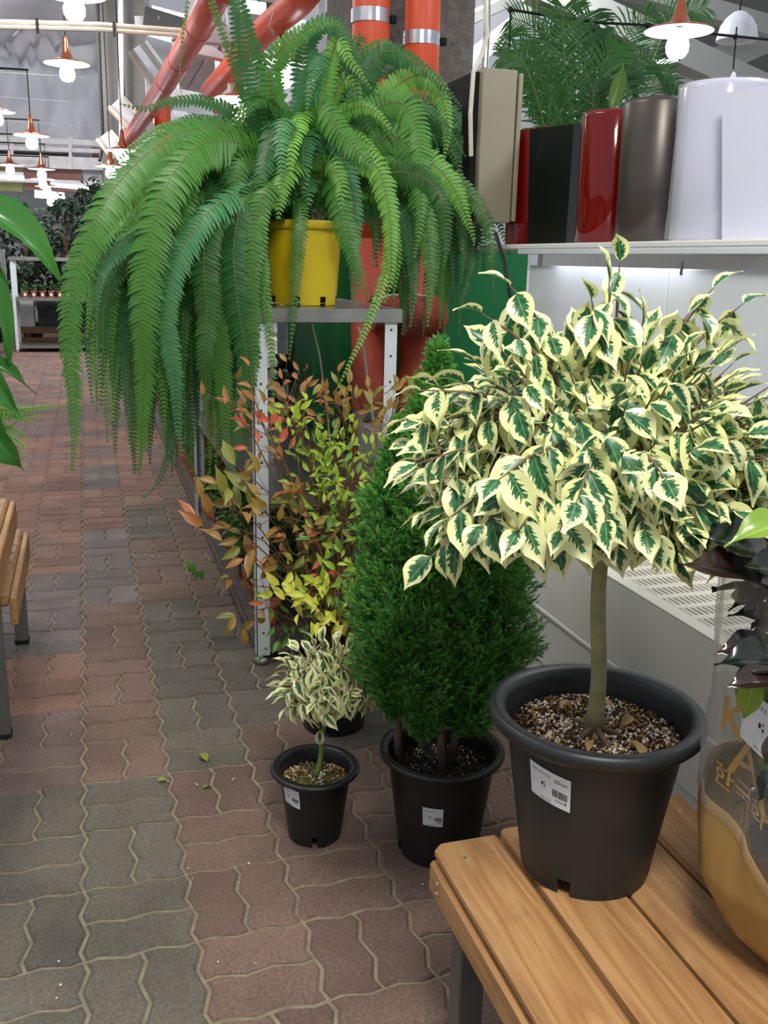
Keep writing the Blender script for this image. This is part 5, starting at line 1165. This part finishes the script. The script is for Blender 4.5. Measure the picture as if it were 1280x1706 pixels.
# loose sprig hanging over the shelf edge on to the paving side
t = thing('leafy_sprig', 'lobed green leaf sticking out from the bottom shelf over the paving', 'leaf', tuple(at(322, 952, 3.35))); q = at(345, 950, 3.35)
for k in range(7):
    a = (k-3)*.42; inst('leaf_lobe', TUF['nan_green'][k % 4], frame(at(338-k*2.5, 950, 3.35), Vector((-math.cos(a), 0, math.sin(a))), (-.2,-.6,1), .045), t)
MB().tube([q+Vector((.1,.1,.03)), q, at(326,952,3.35)], .0015, 4).build('stem', M['bark_green'], t)

# ------------------------------------------------------------------ far rack, timber stack, crates and trees
t = rack(-1.0, .36, 14.9, 15.5, (.1, .78), 'aluminium-framed plant rack across the far end of the aisle', holes=False, top_post=1.33, group=None)
MB().box((-1.02, 14.88, 1.3), (.38, 14.93, 1.35)).build('top_rail', M['galv'], t); MB().box((-1.02, 15.45, 1.3), (.38, 15.5, 1.35)).build('top_rail', M['galv'], t)
for k in range(9):
    small_pot((-.83+.12*k, 15.1, .78), .05, .09, M['brown_pot'], 'shelfplant', f'tiny orange pot on the far rack, {["leftmost","second from left","third from left","fourth from left","fifth from left","sixth from left","seventh from left","eighth from left","rightmost"][k]}', 700+k, .13, .08, 40, .05, True, 'tiny pots on the far rack')
for k, (x0, x1, z0, z1, lab) in enumerate(((-.95, -.75, .3, .72, 'grey bin under the far rack shelf, left'),)): tag(MB().box((x0, 15.6, z0), (x1, 15.9, z1), .01).build('storage_bin', M['wall_pale']), lab, 'bin')
for k, (x0, x1, z0, z1, lab) in enumerate(((-.7, -.35, .3, .74, 'black crate behind the far rack, left of centre'), (-.33, .1, .3, .7, 'black crate behind the far rack, right of centre'), (-.2, .34, .8, 1.1, 'dark box standing on the far rack at the right'))):
    tag(MB().box((x0, 15.6 if k < 2 else 15.0, z0), (x1, 15.95 if k < 2 else 15.3, z1), .01).build('crate', M['black_box']), lab, 'crate')
t = thing('timber_bench', 'low dark timber bench behind the far rack', 'bench', (-.3, 15.8, 0))
for k, z in enumerate((.06, .22)): MB().box((-1.0, 15.56, z), (.6, 15.6, z+.1), .004).build('board', M['crate_wood'], t)
MB().box((-1.0, 15.6, .27), (.6, 16.1, .3)).build('top_board', M['crate_wood'], t)
for x in (-.9, .5): MB().box((x, 15.62, 0), (x+.06, 16.05, .27)).build('leg', M['crate_wood'], t)
t = thing('frame_stand', 'aluminium frame stand left of the far rack', 'stand', (-1.25, 14.4, 0)); b = MB()
for x in (-1.35, -1.07):
    for y in (14.2, 14.7): MB().box((x, y, 0), (x+.035, y+.035, 1.45)).build('post', M['galv'], t)
MB().box((-1.35, 14.2, .72), (-1.04, 14.74, .76)).build('shelf', M['galv'], t)
def tree(c, h, rad, n, size, lab, seed, trunk=.04, mat='tree', zlo=.4):
    r = random.Random(seed); c = Vector(c); t = thing('potted_tree', lab, 'tree', tuple(c), 'dark leafy trees at the far end')
    MB().lathe(c, [(.001,0),(.14,0),(.18,.3),(.19,.3),(.17,.31),(.001,.29)], 16).build('pot', M['black_pot'], t, True)
    MB().tube([c+Vector((0,0,.28)), c+Vector((.03,0,h*.4)), c+Vector((0,.02,h*.75))], [trunk, trunk*.8, trunk*.4], 8).build('trunk', M['bark'], t, True)
    br = MB(); items = []; lm = TUF[mat]
    for k in range(n//9):
        a = r.uniform(0, 2*PI); zz = r.uniform(zlo, 1); q = rad*math.sin(PI*min(1, (zz-zlo)/(1-zlo)*.85+.12))*r.uniform(.4, 1); e = c+Vector((q*math.cos(a), q*math.sin(a), h*zz)); s = c+Vector((0,0,h*min(.75, zz*.7))); br.tube([s, e], [.008,.003], 4, False)
        for j in range(9): items.append((lm[r.randrange(len(lm))], frame(e+rv(r)*size*.8, rv(r)+Vector((0,0,-.2)), Vector((0,-.3,1))+rv(r)*.6, size*r.uniform(.6,1.3))))
    br.build('branches', M['bark_dark'], t); joined('foliage', items, M[mat], t)
for k, (x, y, h, rad, lab) in enumerate(((-2.2, 17.2, 2.6, .8, 'dark leafy tree at the far left beyond the rack'), (-1.45, 16.6, 2.3, .6, 'bushy dark tree behind the left end of the far rack'), (-.85, 16.9, 2.1, .55, 'tree behind the far rack with pale trunk showing'), (-.25, 16.6, 2.2, .6, 'dark tree behind the centre of the far rack'), (.2, 17.0, 2.45, .6, 'taller dark tree behind the right end of the far rack'), (.8, 16.8, 2.4, .6, 'dark tree just right of the far rack, behind the fern'), (-2.9, 16.4, 2.4, .8, 'dark tree cut by the left edge at the far end'))):
    tree((x, y, 0), h, rad, 620, .15, lab, 900+k, zlo=.28)
for k, (x, y, h, rad, lab) in enumerate(((-1.75, 13.2, 1.75, .5, 'mid green shrub at the far left above the slat bench'), (1.1, 11.0, 1.9, .5, 'shrub beyond the racks, glimpsed through the fern'))): tree((x, y, 0), h, rad, 500, .1, lab, 950+k, .02, 'shelfplant', .3)

# ------------------------------------------------------------------ left foreground plants
lc = Vector((-.42, 2.35, .605)); tl = thing('broad_leaf_plant', 'glossy broad-leaved plant reaching in from the left edge', 'plant', tuple(lc)); pot(lc, .1, .07, .17, M['black_pot'], tl, .015, .012, soil='soil_dark', soil_z=.14)
GL = leaf_mesh('broad_leaf', M['glossleaf'], .24, .8, .12, 12, 6, 5, .7, 1.3, .03)
st = MB()
for (bx_, by_, tx, ty, Y, wsc, nr) in ((-50,340,108,440,2.2,.75,(-.2,-.8,1)),(-70,440,36,588,2.2,.75,(.5,-.7,.8)),(-50,590,50,652,2.25,.5,(.2,-.8,.9)),(-35,588,32,690,2.2,.7,(-.3,-1,.3)),(-35,690,37,788,2.15,.75,(-.3,-1,.5)),(-60,420,22,540,2.3,.8,(.4,-1,.6)),(-60,660,20,735,2.3,.6,(.3,-1,.4))):
    a, c_ = at(bx_, by_, Y), at(tx, ty, Y); ln = (c_-a).length*1.12; d = (c_-a).normalized()+Vector(nr).normalized()*.3; inst('broad_leaf', GL[R.randrange(5)], frame(a, d, nr, ln, ln*wsc*.9), tl)
    st.tube([lc+Vector((0,0,.14)), (lc+a)/2+Vector((-.05,0,.1)), a], [.006,.005,.003], 6, False)
st.build('stems', M['bark_green'], tl)
fc2 = Vector((-.40, 2.95, .605)); t2 = thing('small_fern', 'small fern poking out over the left bench towards the aisle', 'fern', tuple(fc2)); pot(fc2, .07, .05, .1, M['brown_pot'], t2, .01, .01, soil='soil_dark', soil_z=.085)
r = random.Random(41)
for (mx_, my, tx, ty) in ((-10,690,112,674),(0,700,60,705),(10,690,45,685),(0,720,50,735),(10,740,45,765),(-10,720,30,700),(-10,750,25,760),(5,700,75,690),(0,670,25,672)):
    build_frond(t2, [fc2+Vector((0,0,.09)), at(mx_-30, my-4, 2.95), at(mx_+20, my-6, 2.93), at(tx, ty, 2.9)], .026, 'fern_lime', pitch=.011, r=r, nrm=Vector((-.2,-.7,.8)))

# ------------------------------------------------------------------ wrapped plant in bag at right
bc = Vector((1.0, .985, .4)); BR = ((0,.085),(.05,.13),(.13,.168),(.2,.175),(.3,.178),(.45,.176),(.6,.185),(.72,.2))
def bag_r(z):
    for (a, ra), (b_, rb) in zip(BR, BR[1:]):
        if z <= b_: return ra+(rb-ra)*(z-a)/(b_-a)
    return BR[-1][1]
t = thing('wrapped_plant', 'dark-leaved plant in clear film and gold kraft wrap at the right edge of the bench', 'plant', tuple(bc))
ca = cam_ang(bc)
def bag_pt(a, z, off=0): 
    q = bag_r(z)+off+.012*math.sin(a*5+z*3)*noise.noise(Vector((a*1.5, z*2, 2)))*min(1, z*9)+.010*noise.noise(Vector((math.cos(a)*3, math.sin(a)*3, z*4)))*min(1, z*8)+.006*noise.noise(Vector((math.cos(a)*9, math.sin(a)*9, z*7))); return bc+Vector((q*math.cos(a), q*math.sin(a), z))
def bag_surf(zf0, zf1, n=72, m=16, off=0, a0=0, a1=2*PI):
    b = MB()
    for i in range(m+1):
        for k in range(n+1):
            a = a0+(a1-a0)*k/n; z0, z1 = zf0(a), zf1(a); b.v.append(bag_pt(a, z0+(z1-z0)*i/m, off))
    for i in range(m):
        for k in range(n): b.f.append((i*(n+1)+k, i*(n+1)+k+1, (i+1)*(n+1)+k+1, (i+1)*(n+1)+k))
    return b
da = lambda a: math.atan2(math.sin(a-ca), math.cos(a-ca))
ktop = lambda a: .265-.11*math.exp(-((da(a)+.05)/.45)**2)
o = bag_surf(lambda a: .002, ktop).build('kraft_wrap', M['kraft'], t, True); md = o.modifiers.new('thick', 'SOLIDIFY'); md.thickness = .0015
bag_surf(lambda a: ktop(a)-.015, lambda a: .64+.06*math.sin(a*3), off=.003).build('film_wrap', M['film'], t, True)
MB().lathe(bc, [(.001,.002),(.07,.002),(.1,.16),(.105,.16),(.095,.165),(.001,.15)], 24).build('inner_pot', M['black_pot'], t, True)
CL = leaf_mesh('dark_leaf', M['croton'], .24, .7, .14, 10, 4, 5, .75, 1.1, .05); CG = leaf_mesh('green_leaf', M['croton_green'], .2, .7, .14, 8, 4, 3, .75, 1.1, .05)
st = MB(); r = random.Random(13)
for k in range(46):
    a = r.uniform(0, 2*PI); z = r.uniform(.2, .6); q = r.uniform(.0, .05); p = bc+Vector((q*math.cos(a), q*math.sin(a), z)); d = Vector((math.cos(a), math.sin(a), r.uniform(-.5,.6))); s_ = r.uniform(.12, .17) if z < .5 else r.uniform(.14, .2)
    if z < .34: s_ *= .75
    (inst('dark_leaf', CL[k % 5], frame(p, d, (0,0,1), s_), t) if k % 5 else inst('green_leaf', CG[k % 3], frame(p, d, (0,0,1), s_*.9), t))
for (bx_, by_, tx, ty, Y, key_) in ((1300,940,1180,868,1.0,'d'),(1310,930,1225,858,1.05,'d'),(1300,1000,1190,905,.97,'d'),(1320,870,1222,885,.95,'g'),(1320,850,1240,852,1.1,'d'),(1330,960,1250,930,.93,'d'),(1300,1085,1216,1062,.97,'d'),(1310,1110,1214,1088,.93,'d'),(1300,1040,1235,1010,.98,'d'),(1290,980,1222,1000,1.0,'d'),(1310,1140,1232,1120,.9,'d'),
  (1270,1100,1222,1170,.95,'g'),(1262,1120,1238,1200,.92,'g'),(1300,1130,1250,1180,.95,'g'),(1290,1180,1246,1250,.95,'d'),(1300,1240,1262,1290,.93,'g'),(1275,1200,1245,1262,.97,'d'),(1300,1280,1262,1330,.92,'d'),(1310,1220,1270,1270,.9,'d')):
    a_, c_ = at(bx_, by_, Y), at(tx, ty, Y); ln = (c_-a_).length*1.1; inst('dark_leaf' if key_ == 'd' else 'green_leaf', (CL if key_ == 'd' else CG)[r.randrange(3)], frame(a_, c_-a_, (-.2,-.4,1), ln, ln*1.1), t)
for k in range(10): a = k*.628; st.tube([bc+Vector((0,0,.15)), bc+Vector((.05*math.cos(a), .05*math.sin(a), .35)), bc+Vector((.12*math.cos(a), .12*math.sin(a), .58))], [.005,.004,.002], 5, False)
st.build('stems', M['stem_red'], t)
def bag_text(txt, a0, z0, sz, mat, name, off=.0055, slant=0):
    cu = bpy.data.curves.new(name, 'FONT'); cu.body = txt; cu.size = 1; cu.resolution_u = 2; cu.offset = .012; to = bpy.data.objects.new(name, cu); COL.objects.link(to)
    bpy.context.view_layer.update(); me = bpy.data.meshes.new_from_object(to.evaluated_get(bpy.context.evaluated_depsgraph_get())); bpy.data.objects.remove(to); me.name = name
    for v in me.vertices:
        z = z0+v.co.y*sz+v.co.x*sz*slant; a = a0+v.co.x*sz/.18; v.co = bag_pt(a, z, off)-bc
    me.materials.append(mat); o = bpy.data.objects.new(name, me); COL.objects.link(o); o.parent = t; ORIG[o.name] = bc; return o
bag_text('K', ca-.98, .375, .075, M['gold'], 'gold_letter'); bag_text('A', ca-.80, .325, .075, M['gold'], 'gold_letter'); bag_text('O', ca-.50, .285, .08, M['gold'], 'gold_letter'); bag_text('V', ca-.22, .25, .08, M['gold'], 'gold_letter')
bag_text('한국화', ca-.92, .305, .035, M['gold'], 'gold_letters', slant=-.35)
price_label(bc, lambda z: bag_r(z)+.008, .375, .45, ca-.68, ca-.2, t, '18CM', -.03, seed=9)

# ------------------------------------------------------------------ litter on the paving
fl = leaf_mesh('leaf_blade', M['fallen'], .26, .5, .15, 6, 4, 3)
for k, (px, py, a, s_, lab) in enumerate(((345, 1268, 1.9, .05, 'curled yellow-green fallen leaf on the grey paving, largest'), (262, 1301, .1, .035, 'pale fallen leaf lying flat at the paving joint'), (338, 1313, .6, .03, 'small tan fallen leaf on a red paver'))):
    p = atz(px, py, .006); o = bpy.data.objects.new('fallen_leaf', fl[k]); COL.objects.link(o); o.matrix_world = frame(p, (math.cos(a), math.sin(a), .25 if k == 0 else .05), (0,0,1), s_); tag(o, lab, 'leaf', 'fallen leaves'); ORIG[o.name] = p
Ms = []; r = random.Random(2)
for (px, py, n, sp) in ((205,928,26,26),(250,926,14,10),(160,960,8,40),(300,1300,6,120),(120,1200,6,120),(480,1450,6,150),(200,1600,6,150)):
    for k in range(n):
        p = atz(px+r.gauss(0,sp), py+r.gauss(0,sp*.15), .003); s_ = r.uniform(.002,.0045); Ms.append(Matrix.Translation(p) @ Matrix.Diagonal((s_, s_*1.4, s_*.6, 1)))
o = scatter('spilled_perlite', [(0,0,-1),(1,0,0),(0,1,0),(-1,0,0),(0,-1,0),(0,0,1)], [(0,2,1),(0,3,2),(0,4,3),(0,1,4),(5,1,2),(5,2,3),(5,3,4),(5,4,1)], Ms, M['perlite'], None); tag(o, 'white specks of spilled perlite on the paving', 'debris')
